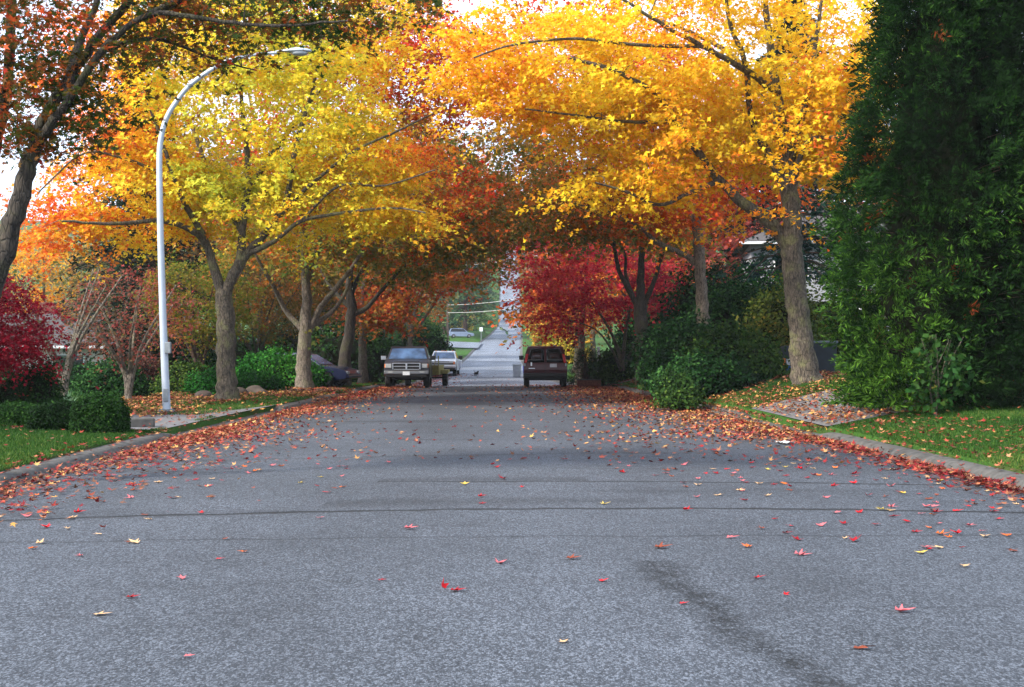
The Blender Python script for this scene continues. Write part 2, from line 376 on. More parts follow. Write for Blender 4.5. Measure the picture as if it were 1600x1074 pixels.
def make_tree(name, label, cat, base, limbs, env, ncl, per, lsize, cols, colf=None, tmpl=T_TRI, bark=None, mat=None, seed=1,
              spray=(.62, .45, .12), group=None, zmin=None, twig=.011, jit=.12, cscale=.5, sides=10, shell=.55, droop=.12, keep=None, up=1.0, bright=(.7, 1.2), crown_name='crown'):
    r_ = np.random.default_rng(seed); bark = bark or BARK; mat = mat or LEAF
    root = thing(name, label, cat, tuple(base), group=group)
    base = np.asarray(base, float)
    # explicit limbs
    nodes = []; tb = Tubes()
    for li, (pts, r0, r1) in enumerate(limbs):
        path = catmull(pts, 6); t = np.linspace(0, 1, len(path)); rad = r0*(1-t)**.9+r1*(1-(1-t)**.9)
        rad = r0+(r1-r0)*t**.8
        if li == 0: rad = rad*(1+.45*np.exp(-np.arange(len(path))/2.2))
        wob = r_.normal(size=path.shape)*min(.02, r0*.06)*(t[:, None] > .02); path = path+wob
        tb.add(path-base, rad, sides if r0 > .1 else 7, .10 if r0 > .08 else .04, seed+li)
        k = 3 if li else len(path)//2
        for p_, q_ in zip(path[k:], rad[k:]): nodes.append((*p_, q_))
    nodes = np.array(nodes)
    cl = sample_env(env, ncl, r_, shell)
    if zmin is not None: cl = cl[cl[:, 2] > zmin+r_.normal(size=len(cl))*.25]
    if keep is not None: cl = cl[keep(cl)]
    axis = base[:2]
    dmin = np.array([np.linalg.norm(nodes[:, :3]-c, axis=1).min() for c in cl])
    cl = cl[np.argsort(dmin)]
    extra = [nodes]
    allN = np.zeros((len(nodes)+len(cl)*4, 4)); allN[:len(nodes)] = nodes; cnt = len(nodes)
    for c in cl:
        d = np.linalg.norm(allN[:cnt, :3]-c, axis=1)
        # prefer parents that lie lower / nearer the trunk
        pen = d+.35*np.maximum(0, allN[:cnt, 2]-c[2]+.1)+.25*np.maximum(0, np.linalg.norm(allN[:cnt, :2]-axis, axis=1)-np.linalg.norm(c[:2]-axis))
        j = int(np.argmin(pen)); p0 = allN[j, :3]; L_ = d[j]
        mid = (p0+c)/2+r_.normal(size=3)*.09*L_+np.array([0, 0, .10*L_])
        path = catmull([p0, mid, c], 3)
        r0 = min(allN[j, 3]*.75, twig+.009*L_)
        r1 = max(twig*.45, r0*.35)
        rad = np.linspace(r0, r1, len(path))
        tb.add(path-base, rad, 4 if r0 > .02 else 3)
        for q_, rr in zip(path[2::2], rad[2::2]):
            if cnt < len(allN): allN[cnt] = (*q_, rr); cnt += 1
    tb.build('trunk', bark, root)
    # leaves in flattened sprays
    n = len(cl)*per
    ci = np.repeat(np.arange(len(cl)), per)
    cs = r_.uniform(.6, 1.3, len(cl))[ci]
    out = cl[:, :2]-axis; out = out/np.maximum(np.linalg.norm(out, axis=1, keepdims=True), .01)
    o3 = np.concatenate([out, np.zeros((len(cl), 1))], 1)
    tilt = r_.normal(size=(len(cl), 3))*.35; o3 = o3+tilt; o3 /= np.linalg.norm(o3, axis=1, keepdims=True)
    s3 = np.cross(np.array([0, 0, 1.]), o3); s3 /= np.maximum(np.linalg.norm(s3, axis=1, keepdims=True), .01)
    u3 = np.cross(o3, s3)
    ng = 9; gg = r_.normal(size=(len(cl), ng, 3)); gk = r_.integers(0, ng, n)
    g = gg[ci, gk]+r_.normal(size=(n, 3))*np.array([.26, .30, .55])
    lp = cl[ci]+o3[ci]*(g[:, 0:1]*spray[0]*cs[:, None])+s3[ci]*(g[:, 1:2]*spray[1]*cs[:, None])+u3[ci]*(g[:, 2:3]*spray[2])
    lp[:, 2] -= droop*(g[:, 0]**2+g[:, 1]**2)*.5*cs
    nr = u3[ci]*up+r_.normal(size=(n, 3))*.62+np.array([0, -.12, 0])
    fw = o3[ci]+r_.normal(size=(n, 3))*.8+np.array([0, 0, -.35])
    sz = lsize*r_.uniform(.55, 1.35, n)
    tn = snoise(cl, seed+5, cscale)[ci]*.30+.5+r_.normal(size=n)*jit*.8+(r_.normal(size=(len(cl), ng))*.13)[ci, gk]
    if colf is not None: tn = tn+colf(lp)
    col = palette(tn, cols)*r_.uniform(bright[0], bright[1], n)[:, None]
    leaves(crown_name, lp-base, nr, fw, sz, np.clip(col, 0, .95), tmpl, mat, root)
    return root
def PP(D, *pts):
    return [P(p[0], p[1], D+(p[2] if len(p) > 2 else 0)) for p in pts]
def E(D, px, py, rx, ry, rz, w=1.0, dd=0.0): return (P(px, py, D+dd), np.array([rx, ry, rz]), w)

ORYE = [(226, 92, 60), (246, 142, 54), (250, 178, 40), (252, 204, 44), (246, 216, 60)]
LYE = [(230, 104, 44), (248, 156, 50), (252, 196, 48), (252, 220, 60), (236, 222, 70), (190, 196, 66)]
OLV = [(206, 70, 50), (230, 126, 60), (190, 136, 62), (156, 136, 60), (124, 132, 58), (90, 114, 50)]
REDS = [(96, 12, 26), (150, 22, 34), (190, 36, 34), (206, 60, 34), (196, 90, 36)]

# R1: big golden maple, right
D = 34
b0 = P(1262, 606, D)
make_tree('maple_tree', 'large golden yellow maple with leaning grey trunk beside the tall cedar', 'tree', b0, [
    (PP(D, (1263, 612), (1256, 560), (1250, 510), (1241, 440), (1237, 385), (1235, 320), (1230, 250)), .36, .24),
    (PP(D, (1230, 250), (1222, 190), (1212, 130), (1204, 70), (1196, 0), (1190, -80, 1)), .20, .05),
    (PP(D, (1238, 400), (1208, 352), (1160, 316), (1125, 282), (1090, 236), (1056, 190), (1030, 150, -1), (960, 110, -2), (890, 90, -2)), .19, .04),
    (PP(D, (1235, 310), (1210, 256), (1186, 214), (1172, 170, -.5), (1165, 100, -1), (1140, 30, -1.5), (1130, -50, -2)), .14, .04),
    (PP(D, (1233, 270), (1245, 210), (1265, 140, .5), (1276, 60, 1), (1290, -30, 1)), .16, .04),
    (PP(D, (1240, 285), (1262, 222, -.5), (1310, 214, -1), (1356, 208, -1.5)), .09, .03),
    (PP(D, (1216, 150), (1170, 112, -1), (1100, 72, -1.6), (1040, 40, -2), (960, -10, -2.5)), .11, .03),
    (PP(D, (1125, 282), (1080, 300, -1), (1030, 320, -1.2), (980, 300, -1.6), (930, 285, -2)), .08, .025),
    (PP(D, (1230, 240), (1200, 160, 2), (1150, 90, 3), (1080, 50, 4), (1000, 20, 5)), .13, .03),
    (PP(D, (1100, 72, -1.6), (1000, 70, -2), (900, 60, -2.6), (800, 70, -3), (740, 90, -3)), .06, .02),
    (PP(D, (1056, 190), (980, 190, -1), (900, 180, -2), (820, 170, -2)), .06, .02),
], [E(D, 1150, 60, 4.9, 3.6, 3.0, 4, 1.6), E(D, 1150, 190, 3.8, 3.3, 1.6, 1.8, 1.6), E(D, 850, 110, 2.6, 2.4, 1.5, 1.5, -.4), E(D, 1000, 290, 1.9, 1.6, .55, .5, -.4),
    E(D, 760, 90, 1.2, 1.8, 1.2, .35, -.5), E(D, 1310, 190, 1.2, 2.2, 1.9, .8, 1), E(D, 1180, 350, .7, 1, .35, .05), E(D, 950, 180, 2.2, 1.9, 1.1, .8), E(D, 1150, 110, 4.6, .9, 2.8, .7, -2.6)],
    900, 98, .128, ORYE, colf=lambda p: .03*(p[:, 2]-7)+.12, seed=11, zmin=P(0, 372, D)[2], cscale=.75, shell=.8, spray=(.58, .42, .09), jit=.16)

# L1: yellow / orange maple, left
D = 37
make_tree('maple_tree', 'bright yellow and orange maple with forked mossy trunk behind the street lamp', 'tree', P(355, 628, D), [
    (PP(D, (356, 632), (354, 590), (353, 540), (352, 500), (350, 455)), .30, .25),
    (PP(D, (350, 470), (336, 425), (324, 388), (302, 362, -.5), (250, 345, -1), (170, 350, -1.5), (90, 345, -2)), .17, .03),
    (PP(D, (328, 400), (318, 370), (292, 325, -.5), (272, 280, -1), (255, 230, -1), (230, 160, -1), (190, 90, -1)), .12, .03),
    (PP(D, (350, 462), (364, 430), (376, 400), (379, 350), (386, 300), (386, 240), (379, 180), (370, 80, 1), (365, 0, 1)), .17, .04),
    (PP(D, (360, 440), (386, 396), (410, 370), (445, 318, -.5), (456, 260, -1), (470, 200, -1), (492, 120, -1), (505, 20, -1)), .15, .04),
    (PP(D, (386, 398), (430, 376, -.5), (470, 346, -1), (540, 332, -1.5), (610, 325, -2), (665, 332, -2.4)), .09, .02),
    (PP(D, (425, 350), (460, 312, -1), (510, 268, -1.5), (560, 232, -2), (620, 205, -2), (690, 170, -2)), .08, .02),
    (PP(D, (378, 360), (330, 280, 2), (300, 200, 3), (260, 120, 4), (230, 40, 4)), .11, .03),
    (PP(D, (384, 300), (440, 220, 2), (500, 140, 3), (560, 90, 4), (620, 60, 4)), .10, .03),
    (PP(D, (470, 346, -1), (530, 290, -1.8), (600, 290, -2), (680, 265, -2.2)), .05, .02),
    (PP(D, (272, 280, -1), (200, 250, -1.5), (130, 240, -2), (60, 300, -2)), .06, .02),
], [E(D, 380, 150, 4.4, 3.6, 3.4, 4, 1.6), E(D, 200, 300, 2.3, 2.6, 1.6, 1.6, .6), E(D, 560, 250, 2.2, 2.2, 1.3, 1.2, .3), E(D, 600, 335, 1.5, 1.8, .4, .5),
    E(D, 85, 350, 1.0, 1.8, .75, .4), E(D, 400, 320, 2.2, 2.6, 1.2, .8, 1.8), E(D, 380, 190, 4.2, .9, 3.0, .7, -2.6), E(D, 450, 10, 4.4, 4, 2.4, 2.2), E(D, 200, 120, 2.6, 3.5, 2.2, 1.3)],
    960, 98, .128, LYE, colf=lambda p: .03+.11*np.clip(p[:, 0]+9.2, -4, 1.6)-.05*np.maximum(p[:, 0]+5.5, 0), seed=12, zmin=P(0, 418, D)[2], cscale=.8, shell=.8, spray=(.58, .42, .09), jit=.15)

# NL: dark red-green tree close on the left
D = 15
make_tree('maple_tree', 'near maple with dark twin stems and dull green and red leaves at the left edge', 'tree', (P(-120, 745, D)[0], D, float(H(P(-120, 745, D)[0], D))), [
    (PP(D, (-112, 745), (-95, 680), (-70, 590), (-25, 480), (6, 395), (32, 305), (50, 235)), .155, .10),
    (PP(D, (50, 240), (66, 190), (108, 120), (150, 60), (205, -5), (270, -90)), .085, .035),
    (PP(D, (52, 232), (78, 195, -.3), (104, 160, -.4), (160, 78, -.6), (232, 22, -.8), (330, 30, -1), (430, 40, -1.2), (540, 30, -1.4)), .07, .010),
    (PP(D, (-72, 600), (-48, 420, .5), (-14, 250, .6), (10, 130, .6), (16, 0, .6), (24, -120, .6)), .10, .05),
    (PP(D, (104, 160, -.4), (110, 110), (125, 60, .4), (150, 0, .6), (170, -90, .8)), .07, .03),
    (PP(D, (160, 78, -.6), (240, 60, 0), (330, 90, .3), (400, 110, .5)), .035, .008),
    (PP(D, (232, 22, -.8), (330, -20, -.5), (460, -40, 0), (620, -30, .4)), .05, .012),
], [E(D, 90, 30, 1.5, 1.6, .95, 3), E(D, 390, 10, 1.5, 1.3, .55, 2.2), E(D, 120, 190, .7, 1.0, .25, .45), E(D, 590, 0, .9, 1.0, .32, .5), E(D, 10, 130, .6, 1.2, .8, .9), E(D, 150, -120, 3.0, 2, .8, 1.5), E(D, 20, 225, .3, .7, .15, .15), E(D, 400, 95, .6, .8, .2, .4)],
    330, 62, .085, [(190, 56, 40), (190, 92, 42), (136, 80, 38), (84, 88, 36), (58, 78, 34), (50, 78, 34)], seed=13, tmpl=T_MAPLE, spray=(.26, .2, .06), bark=BARKD, twig=.006, jit=.22, cscale=1.6, droop=.05, sides=12,
    keep=lambda c: ~((800+c[:, 0]*F/c[:, 1] > 392) & (800+c[:, 0]*F/c[:, 1] < 515) & (HOR-(c[:, 2]-EYE)*F/c[:, 1] > 50) & (HOR-(c[:, 2]-EYE)*F/c[:, 1] < 125)))

# L2..L5 and R2..R5: the avenue
D = 49
make_tree('maple_tree', 'maple with pale straight trunk and wide side limbs, second tree behind the lamp', 'tree', P(475, 606, D), [
    (PP(D, (475, 611), (475, 560), (477, 510), (479, 465), (477, 420), (474, 360), (470, 300), (480, 200), (490, 90)), .31, .06),
    (PP(D, (473, 515), (448, 488), (430, 452, -.5), (414, 425, -1), (395, 390, -1.5), (370, 350, -2)), .13, .03),
    (PP(D, (482, 520), (500, 482), (524, 452, -.6), (545, 425, -1), (575, 380, -1.5), (620, 330, -2), (660, 290, -2)), .14, .03),
    (PP(D, (484, 512), (520, 486, 1), (542, 452, 1.6), (556, 410, 2), (600, 350, 2)), .11, .03),
    (PP(D, (478, 440), (520, 340, 1), (580, 240, 1), (640, 160, 1), (690, 90, 1)), .12, .03),
    (PP(D, (476, 420), (440, 300, 1), (400, 200, 1), (380, 100, 1)), .12, .03),
], [E(D, 540, 200, 4.6, 4.2, 4.6, 3), E(D, 640, 320, 3.2, 3.5, 2.3, 1.8), E(D, 470, 370, 3.4, 3.5, 1.5, 1.4), E(D, 660, 110, 2.6, 3, 2.4, 1), E(D, 540, 50, 4.5, 3.5, 2.6, 1.6)],
    640, 56, .175, OLV[::-1][:3]+[(180, 110, 34), (216, 96, 34), (206, 52, 34)], colf=lambda p: .07*(p[:, 2]-6.5), seed=21, bark=BARKP, zmin=P(0, 455, D)[2], spray=(.75, .55, .14), jit=.2)
D = 54
make_tree('maple_tree', 'dark leaning maple trunk between two pale ones on the left verge', 'tree', P(536, 607, D), [
    (PP(D, (534, 611), (540, 560), (547, 510), (549, 470), (545, 430), (550, 370), (570, 280)), .31, .10),
    (PP(D, (549, 492), (574, 480), (598, 452, -.5), (635, 412, -1), (680, 370, -1.5)), .14, .03),
    (PP(D, (547, 480), (528, 462, .4), (510, 440, .8), (490, 400, 1)), .12, .03),
    (PP(D, (548, 460), (562, 430, .5), (600, 370, 1), (650, 310, 1), (700, 240, 1)), .12, .03),
], [E(D, 640, 300, 4.2, 3.6, 3.4, 3), E(D, 700, 370, 2.4, 3, 1.4, 1.2), E(D, 600, 410, 2.4, 2.8, .9, .8)],
    300, 50, .185, OLV, colf=lambda p: .02*(p[:, 2]-6)+.12, seed=22, bark=BARKD, zmin=P(0, 452, D)[2], spray=(.8, .55, .14), jit=.2)
D = 61
make_tree('maple_tree', 'slim pale grey maple trunk with low orange leaves just behind the silver pickup', 'tree', P(568, 603, D), [
    (PP(D, (568, 607), (567, 560), (567, 510), (569, 450), (575, 380), (590, 290)), .24, .08),
    (PP(D, (567, 520), (585, 490, .5), (610, 455, .5), (650, 420, 0)), .09, .03),
    (PP(D, (568, 500), (555, 470, 1), (540, 430, 1)), .08, .03),
    (PP(D, (569, 460), (610, 400, 0), (670, 350, -1), (720, 320, -1)), .10, .03),
], [E(D, 650, 330, 4.4, 3.6, 3.4, 2.2), E(D, 660, 435, 2.2, 2.6, .7, .7), E(D, 603, 480, 1.4, 2.2, 1.2, 1.0), E(D, 720, 350, 1.8, 2.6, 1.6, .8)],
    300, 46, .195, [(176, 60, 40), (190, 92, 44), (176, 112, 46), (128, 106, 46), (96, 98, 42), (74, 88, 40)], seed=23, bark=BARKP, zmin=P(0, 528, D)[2], spray=(.8, .6, .15), jit=.2)
D = 44
make_tree('maple_tree', 'maple with pale knotted trunk rising from the laurel bushes on the right', 'tree', (P(1100, 590, D)[0], D, float(H(P(1100, 590, D)[0], D))-.05), [
    (PP(D, (1104, 612), (1102, 560), (1099, 500), (1095, 430), (1091, 380), (1086, 320), (1070, 240), (1050, 140), (1040, 40)), .30, .08),
    (PP(D, (1093, 415), (1068, 398), (1030, 380, -.5), (995, 352, -1), (950, 330, -1.5), (900, 320, -2)), .13, .03),
    (PP(D, (1088, 350), (1060, 290, 1), (1000, 230, 2), (940, 180, 2)), .12, .03),
    (PP(D, (1086, 320), (1120, 260, 0), (1160, 180, 0), (1190, 100, 0)), .12, .03),
], [E(D, 1030, 210, 4.3, 3.8, 3.6, 2.6), E(D, 930, 310, 2.8, 3, 1.3, 1.4), E(D, 1150, 240, 2.2, 3, 2.2, .9), E(D, 900, 90, 3, 3, 2.4, 1)],
    520, 54, .165, [(84, 88, 38), (112, 96, 36), (170, 96, 36), (214, 96, 38), (226, 120, 40), (208, 60, 40)], seed=31, bark=BARKP, zmin=P(0, 372, D)[2], spray=(.72, .5, .14), jit=.2, colf=lambda p: .04*(p[:, 2]-7))
D = 53
make_tree('maple_tree', 'dark many limbed maple with rusty base in front of the crimson maple', 'tree', P(1007, 590, D), [
    (PP(D, (1008, 594), (1005, 550), (1002, 510), (1000, 472)), .34, .27),
    (PP(D, (999, 482), (985, 458), (968, 424), (960, 385, -.5), (955, 340, -1), (920, 290, -1)), .14, .04),
    (PP(D, (1000, 476), (1001, 440), (1003, 395), (1000, 350), (990, 280), (980, 190)), .20, .05),
    (PP(D, (1004, 480), (1018, 450), (1030, 415), (1042, 370, .5), (1060, 300, 1)), .14, .04),
    (PP(D, (990, 466), (978, 430, 1), (974, 390, 1.4), (940, 340, 2), (880, 300, 2)), .09, .03),
    (PP(D, (960, 385), (920, 350, -.8), (870, 330, -1), (810, 320, -1)), .08, .02),
], [E(D, 950, 250, 4.8, 4, 3.6, 3), E(D, 850, 330, 2.8, 3, 1.5, 1.6), E(D, 1020, 360, 2, 3, 1.1, .8), E(D, 800, 250, 2.2, 3, 2, .8)],
    400, 50, .18, OLV, colf=lambda p: -.02*(p[:, 2]-8)+.08, seed=32, bark=BARKD, zmin=P(0, 398, D)[2], spray=(.78, .55, .14), jit=.2)
for i, (px, D, crown, cols, lab, zr) in enumerate([
    (598, 72, (690, 320), OLV, 'maple with brown and olive crown further down the left verge', (3.2, 455)),
    (640, 90, (735, 370), [(170, 60, 40), (150, 80, 40), (110, 92, 44), (96, 96, 44)], 'last brown leaved maple of the left row near the white pickup', (3.0, 440)),
    (905, 72, (850, 330), [(196, 60, 44), (206, 96, 44), (214, 120, 50), (150, 100, 44), (96, 98, 44)], 'olive and orange maple arching over the maroon van', (3.6, 520)),
    (900, 90, (862, 400), [(160, 40, 46), (190, 60, 50), (206, 110, 56), (150, 110, 50), (100, 108, 50)], 'rusty maple beyond the van with leaves hanging low', (3.6, 545))]):
    bx = P(px, 600, D); bz = float(H(bx[0], D))
    make_tree('maple_tree', lab, 'tree', (bx[0], D, bz-.05), [
        ([(bx[0], D, bz-.1), (bx[0]+.1, D, bz+1.6), (bx[0]+.1, D, bz+3.2), tuple(P(px+(crown[0]-px)*.3, crown[1]+60, D)), tuple(P(crown[0], crown[1]-60, D))], .26, .06),
        ([(bx[0]+.1, D, bz+2.6), tuple(P(px+(crown[0]-px)*.6, crown[1]+80, D-1)), tuple(P(crown[0]+(crown[0]-px)*.3, crown[1]+20, D-1))], .12, .03),
        ([(bx[0]+.1, D, bz+2.8), tuple(P(px-(crown[0]-px)*.3, crown[1]+50, D+1)), tuple(P(px-(crown[0]-px)*.6, crown[1], D+1))], .12, .03)],
        [E(D, crown[0], crown[1], zr[0]*1.1, 3.4, 3.4, 2), E(D, (crown[0]+px)/2, crown[1]-50, 3.5, 3.4, 3.4, 1.5)]+([E(D, crown[0]+20, 480, 2.6, 3, 1.7, 1.3)] if px > 800 else []),
        230, 40, .25, cols, seed=40+i, zmin=P(0, zr[1], D)[2], spray=(.85, .6, .17), jit=.2, tmpl=T_QUAD)

# crimson maples
D = 59
bj = P(968, 572, D); bj[2] = float(H(bj[0], D))
make_tree('japanese_maple', 'crimson maple spreading low behind the dark trunk on the right', 'tree', bj, [
    (PP(D, (972, 580), (968, 555), (955, 520), (930, 480), (905, 450)), .12, .03),
    (PP(D, (972, 580), (975, 545), (980, 505), (990, 465), (1010, 430)), .11, .03),
    (PP(D, (970, 578), (955, 545, -1), (930, 515, -1), (890, 500, -1)), .08, .02),
    (PP(D, (974, 578), (990, 540, 1), (1010, 500, 1), (1040, 470, 1)), .08, .02)],
    [E(D, 945, 445, 3.4, 2.8, 1.8, 3), E(D, 880, 470, 2.0, 2.2, 1.7, 1.4), E(D, 1030, 455, 1.6, 2.2, 1.2, .8), E(D, 870, 400, 1.7, 2, 1.2, .8)],
    260, 46, .16, [(128, 18, 46), (176, 28, 56), (206, 42, 62), (220, 66, 68), (206, 90, 66)], seed=51, spray=(.55, .4, .05), jit=.2, cscale=1.0)
D = 27
bj = np.array([-13.9, D, float(H(-13.2, D))])
make_tree('japanese_maple', 'deep crimson maple bush at the far left edge in front of the bungalow', 'tree', bj, [
    ([bj+[0, 0, -.05], bj+[.2, 0, .6], bj+[.9, 0, 1.5], bj+[2.0, 0, 2.2]], .09, .02),
    ([bj+[0, 0, -.05], bj+[-.2, 0, .7], bj+[-.5, .2, 1.8]], .08, .02),
    ([bj+[.1, 0, .4], bj+[1.0, .2, .9], bj+[2.2, .2, 1.1]], .05, .015)],
    [E(D, -35, 500, 1.5, 1.5, 1.0, 3), E(D, -70, 500, 1.6, 1.5, 1.3, 1.5), E(D, 10, 545, .9, 1.2, .35, .7)],
    330, 60, .075, [(100, 12, 32), (140, 18, 38), (176, 26, 44)], seed=52, spray=(.34, .28, .05), jit=.2, cscale=1.2)

# half bare small trees
def sparse(px, py, D, seed, h, w, cols, lab, ncl=150, per=9, n=7, bark=BARKP, zlow=.3):
    b_ = P(px, py, D); b_[2] = float(H(b_[0], D)); r_ = np.random.default_rng(seed); limbs = []
    for k in range(n):
        a = (k+.3*r_.normal())/n*6.28; top = b_+np.array([math.cos(a)*w*.8, math.sin(a)*w*.6, h*r_.uniform(.7, 1)])
        limbs.append(([b_+[0, 0, -.05], b_+[.12*math.cos(a), .1, h*.22], (b_+top)/2+[math.cos(a)*-.1*w, 0, .05*h], top], .085, .018))
    make_tree('small_tree', lab, 'tree', b_, limbs, [((b_+[0, 0, h*.72]), np.array([w, w*.8, h*.38]), 1)], ncl, per, .09, cols, seed=seed, spray=(.3, .3, .1), bark=bark, zmin=b_[2]+h*zlow, twig=.012)
sparse(98, 612, 33, 61, 3.6, 2.0, [(120, 74, 60), (110, 96, 66), (96, 100, 62)], 'half bare grey stemmed small tree behind the clipped hedge', 200, 5)
sparse(200, 618, 35, 62, 3.4, 1.8, [(150, 66, 66), (160, 80, 70), (130, 90, 70), (100, 100, 62)], 'thin pinkish leaved small tree left of the lamp post', 240, 11)
sparse(310, 600, 44, 63, 4.4, 2.0, [(70, 104, 36), (96, 120, 40), (140, 124, 44), (176, 90, 46)], 'small green and orange tree between lamp post and yellow maple', 190, 60, bark=BARKR, zlow=.35)
sparse(520, 590, 72, 64, 5.5, 3, [(70, 90, 40), (100, 96, 40), (150, 90, 40)], 'dull green small tree behind the parked blue sedan', 200, 60, bark=BARKD)
sparse(400, 590, 58, 65, 5.5, 3, [(70, 90, 40), (120, 96, 40), (190, 90, 40)], 'olive small tree in the garden behind the pale maple', 200, 60, bark=BARKD)

# ------------------------------------------------------------------ conifers, cedars, shrubs
def cedar(label, base, h, rx, ry, ns, seed, per=40, fr=.115, cols=None, group=None, name='cedar_tree', cut=1.0, lit_foot=False):
    """upright columnar evergreen of flat drooping sprays"""
    r_ = np.random.default_rng(seed); base = np.asarray(base, float)
    root = thing(name, label, 'tree', tuple(base), group=group)
    tb = Tubes(); tb.add([(0, 0, -.1), (.03, 0, h*.3), (0, .02, h*.7), (0, 0, h*.98)], [.2, .16, .09, .015], 9, .06, seed)
    zt = r_.uniform(0.0, 1, ns)**1.12; th = r_.uniform(0, 2*math.pi, ns)
    prof = np.clip(np.minimum(1.0, (zt+.13)*7)**.5*(1-np.maximum(0, zt-.22)/.80)**.62, .04, 1)
    lump = 1+.16*np.sin(th*3+zt*9+seed)+.12*np.sin(th*7-zt*17)+r_.normal(size=ns)*.05
    depth = np.where(r_.random(ns) < .75, r_.uniform(.86, 1.0, ns), r_.uniform(.5, .86, ns))
    rad = prof*lump*depth
    c = np.stack([np.cos(th)*rx*rad, np.sin(th)*ry*rad, zt*h*cut], 1)
    outw = np.stack([np.cos(th), np.sin(th), np.zeros(ns)], 1)
    for k in r_.choice(ns, size=min(260, ns//6), replace=False):
        z0 = max(.1, c[k, 2]-.5*abs(rx)*.6); tb.add(catmull([(0, 0, z0), tuple(c[k]*[.5, .5, 1]-[0, 0, .1]), tuple(c[k])], 2), np.linspace(.022, .005, 5), 3)
    tb.build('trunk', BARKR, root)
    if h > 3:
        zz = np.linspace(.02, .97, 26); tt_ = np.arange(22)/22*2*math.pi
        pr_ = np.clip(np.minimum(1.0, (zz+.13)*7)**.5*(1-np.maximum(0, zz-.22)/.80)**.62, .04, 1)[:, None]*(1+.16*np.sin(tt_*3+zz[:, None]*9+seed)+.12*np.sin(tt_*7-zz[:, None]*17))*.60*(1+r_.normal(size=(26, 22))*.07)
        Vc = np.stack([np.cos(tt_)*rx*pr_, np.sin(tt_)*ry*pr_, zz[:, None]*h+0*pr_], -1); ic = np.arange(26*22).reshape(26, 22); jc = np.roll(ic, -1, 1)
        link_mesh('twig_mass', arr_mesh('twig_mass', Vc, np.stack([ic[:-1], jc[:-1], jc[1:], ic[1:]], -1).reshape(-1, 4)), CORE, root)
    # each spray: a fan in a roughly vertical plane
    d = outw+r_.normal(size=(ns, 3))*.45+np.array([0, 0, .25]); d /= np.linalg.norm(d, axis=1, keepdims=True)
    pn = np.cross(d, np.array([0, 0, 1.]))+r_.normal(size=(ns, 3))*.45
    f, s, u_ = frames(pn, d)
    n = ns*per; i = np.repeat(np.arange(ns), per)
    t = r_.random(n)**.8; side = r_.choice([-1, 1], n)
    L_ = fr*5.2*r_.uniform(.6, 1.25, ns)[i]
    pos = c[i]+f[i]*(t*L_)[:, None]+s[i]*(side*r_.uniform(0, .30, n)*L_*(1.1-t))[:, None]+u_[i]*(r_.normal(size=n)*.03)[:, None]
    pos[:, 2] -= .25*t**2*L_
    pos[:, 2] = np.maximum(pos[:, 2], .03)
    fw = f[i]+s[i]*(side*.75)[:, None]+r_.normal(size=(n, 3))*.18+np.array([0, 0, -.12])
    nr = u_[i]+r_.normal(size=(n, 3))*.3
    tone = snoise(pos, seed, 1.3)*.20+.36+.34*(t-.5)+r_.normal(size=n)*.12+(.42*np.clip(1-pos[:, 2]/5.0, 0, 1)*np.clip(.3-pos[:, 0]/rx, 0, 1) if lit_foot else 0)  # light on the low street side is put into the leaf colour
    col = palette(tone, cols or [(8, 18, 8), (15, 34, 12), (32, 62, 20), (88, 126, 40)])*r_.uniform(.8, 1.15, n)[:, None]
    brown = r_.random(ns) < .006
    col = np.where(brown[i][:, None], s2l((120, 56, 28))[None], col)
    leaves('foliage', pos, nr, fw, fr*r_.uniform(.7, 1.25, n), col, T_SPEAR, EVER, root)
    return root
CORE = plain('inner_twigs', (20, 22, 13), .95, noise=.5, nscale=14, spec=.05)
cz = lambda x, y: (x, y, float(H(x, y))-.02)
CG = 'tall cedars of the hedge on the right lawn'
cedar('leading cedar at the street end of the tall dark hedge, bright green at its foot', cz(8.5, 25.0), 11.0, 1.78, 1.75, 5200, 71, group=CG, lit_foot=True)
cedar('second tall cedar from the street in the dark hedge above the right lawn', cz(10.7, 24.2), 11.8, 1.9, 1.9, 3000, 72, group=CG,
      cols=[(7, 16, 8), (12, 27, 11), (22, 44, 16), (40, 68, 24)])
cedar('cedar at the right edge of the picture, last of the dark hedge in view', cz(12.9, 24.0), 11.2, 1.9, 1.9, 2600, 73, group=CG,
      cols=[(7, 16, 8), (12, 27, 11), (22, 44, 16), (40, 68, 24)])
# broadleaf sapling growing out of the hedge
def sapling(base, seed, label, h=2.0, w=.6, cols=None, n=34, name='sapling'):
    b_ = np.array(base); r_ = np.random.default_rng(seed)
    limbs = [([b_, b_+[r_.normal()*.1, -.05, h*.4], b_+[r_.normal()*w*.8, -.2, h*r_.uniform(.7, 1)]], .018, .006) for _ in range(5)]
    make_tree(name, label, 'shrub', base, limbs, [(b_+[0, -.15, h*.6], np.array([w, .3, h*.42]), 1)], n, 9, .12, cols or [(30, 64, 28), (44, 84, 36), (70, 100, 40), (150, 60, 30)], seed=seed, spray=(.14, .14, .1), twig=.005, tmpl=T_QUAD, up=.4)
sapling(cz(7.6, 22.95), 75, 'thin stemmed broadleaf sapling growing out of the foot of the cedar hedge', 1.5, .5, n=60)

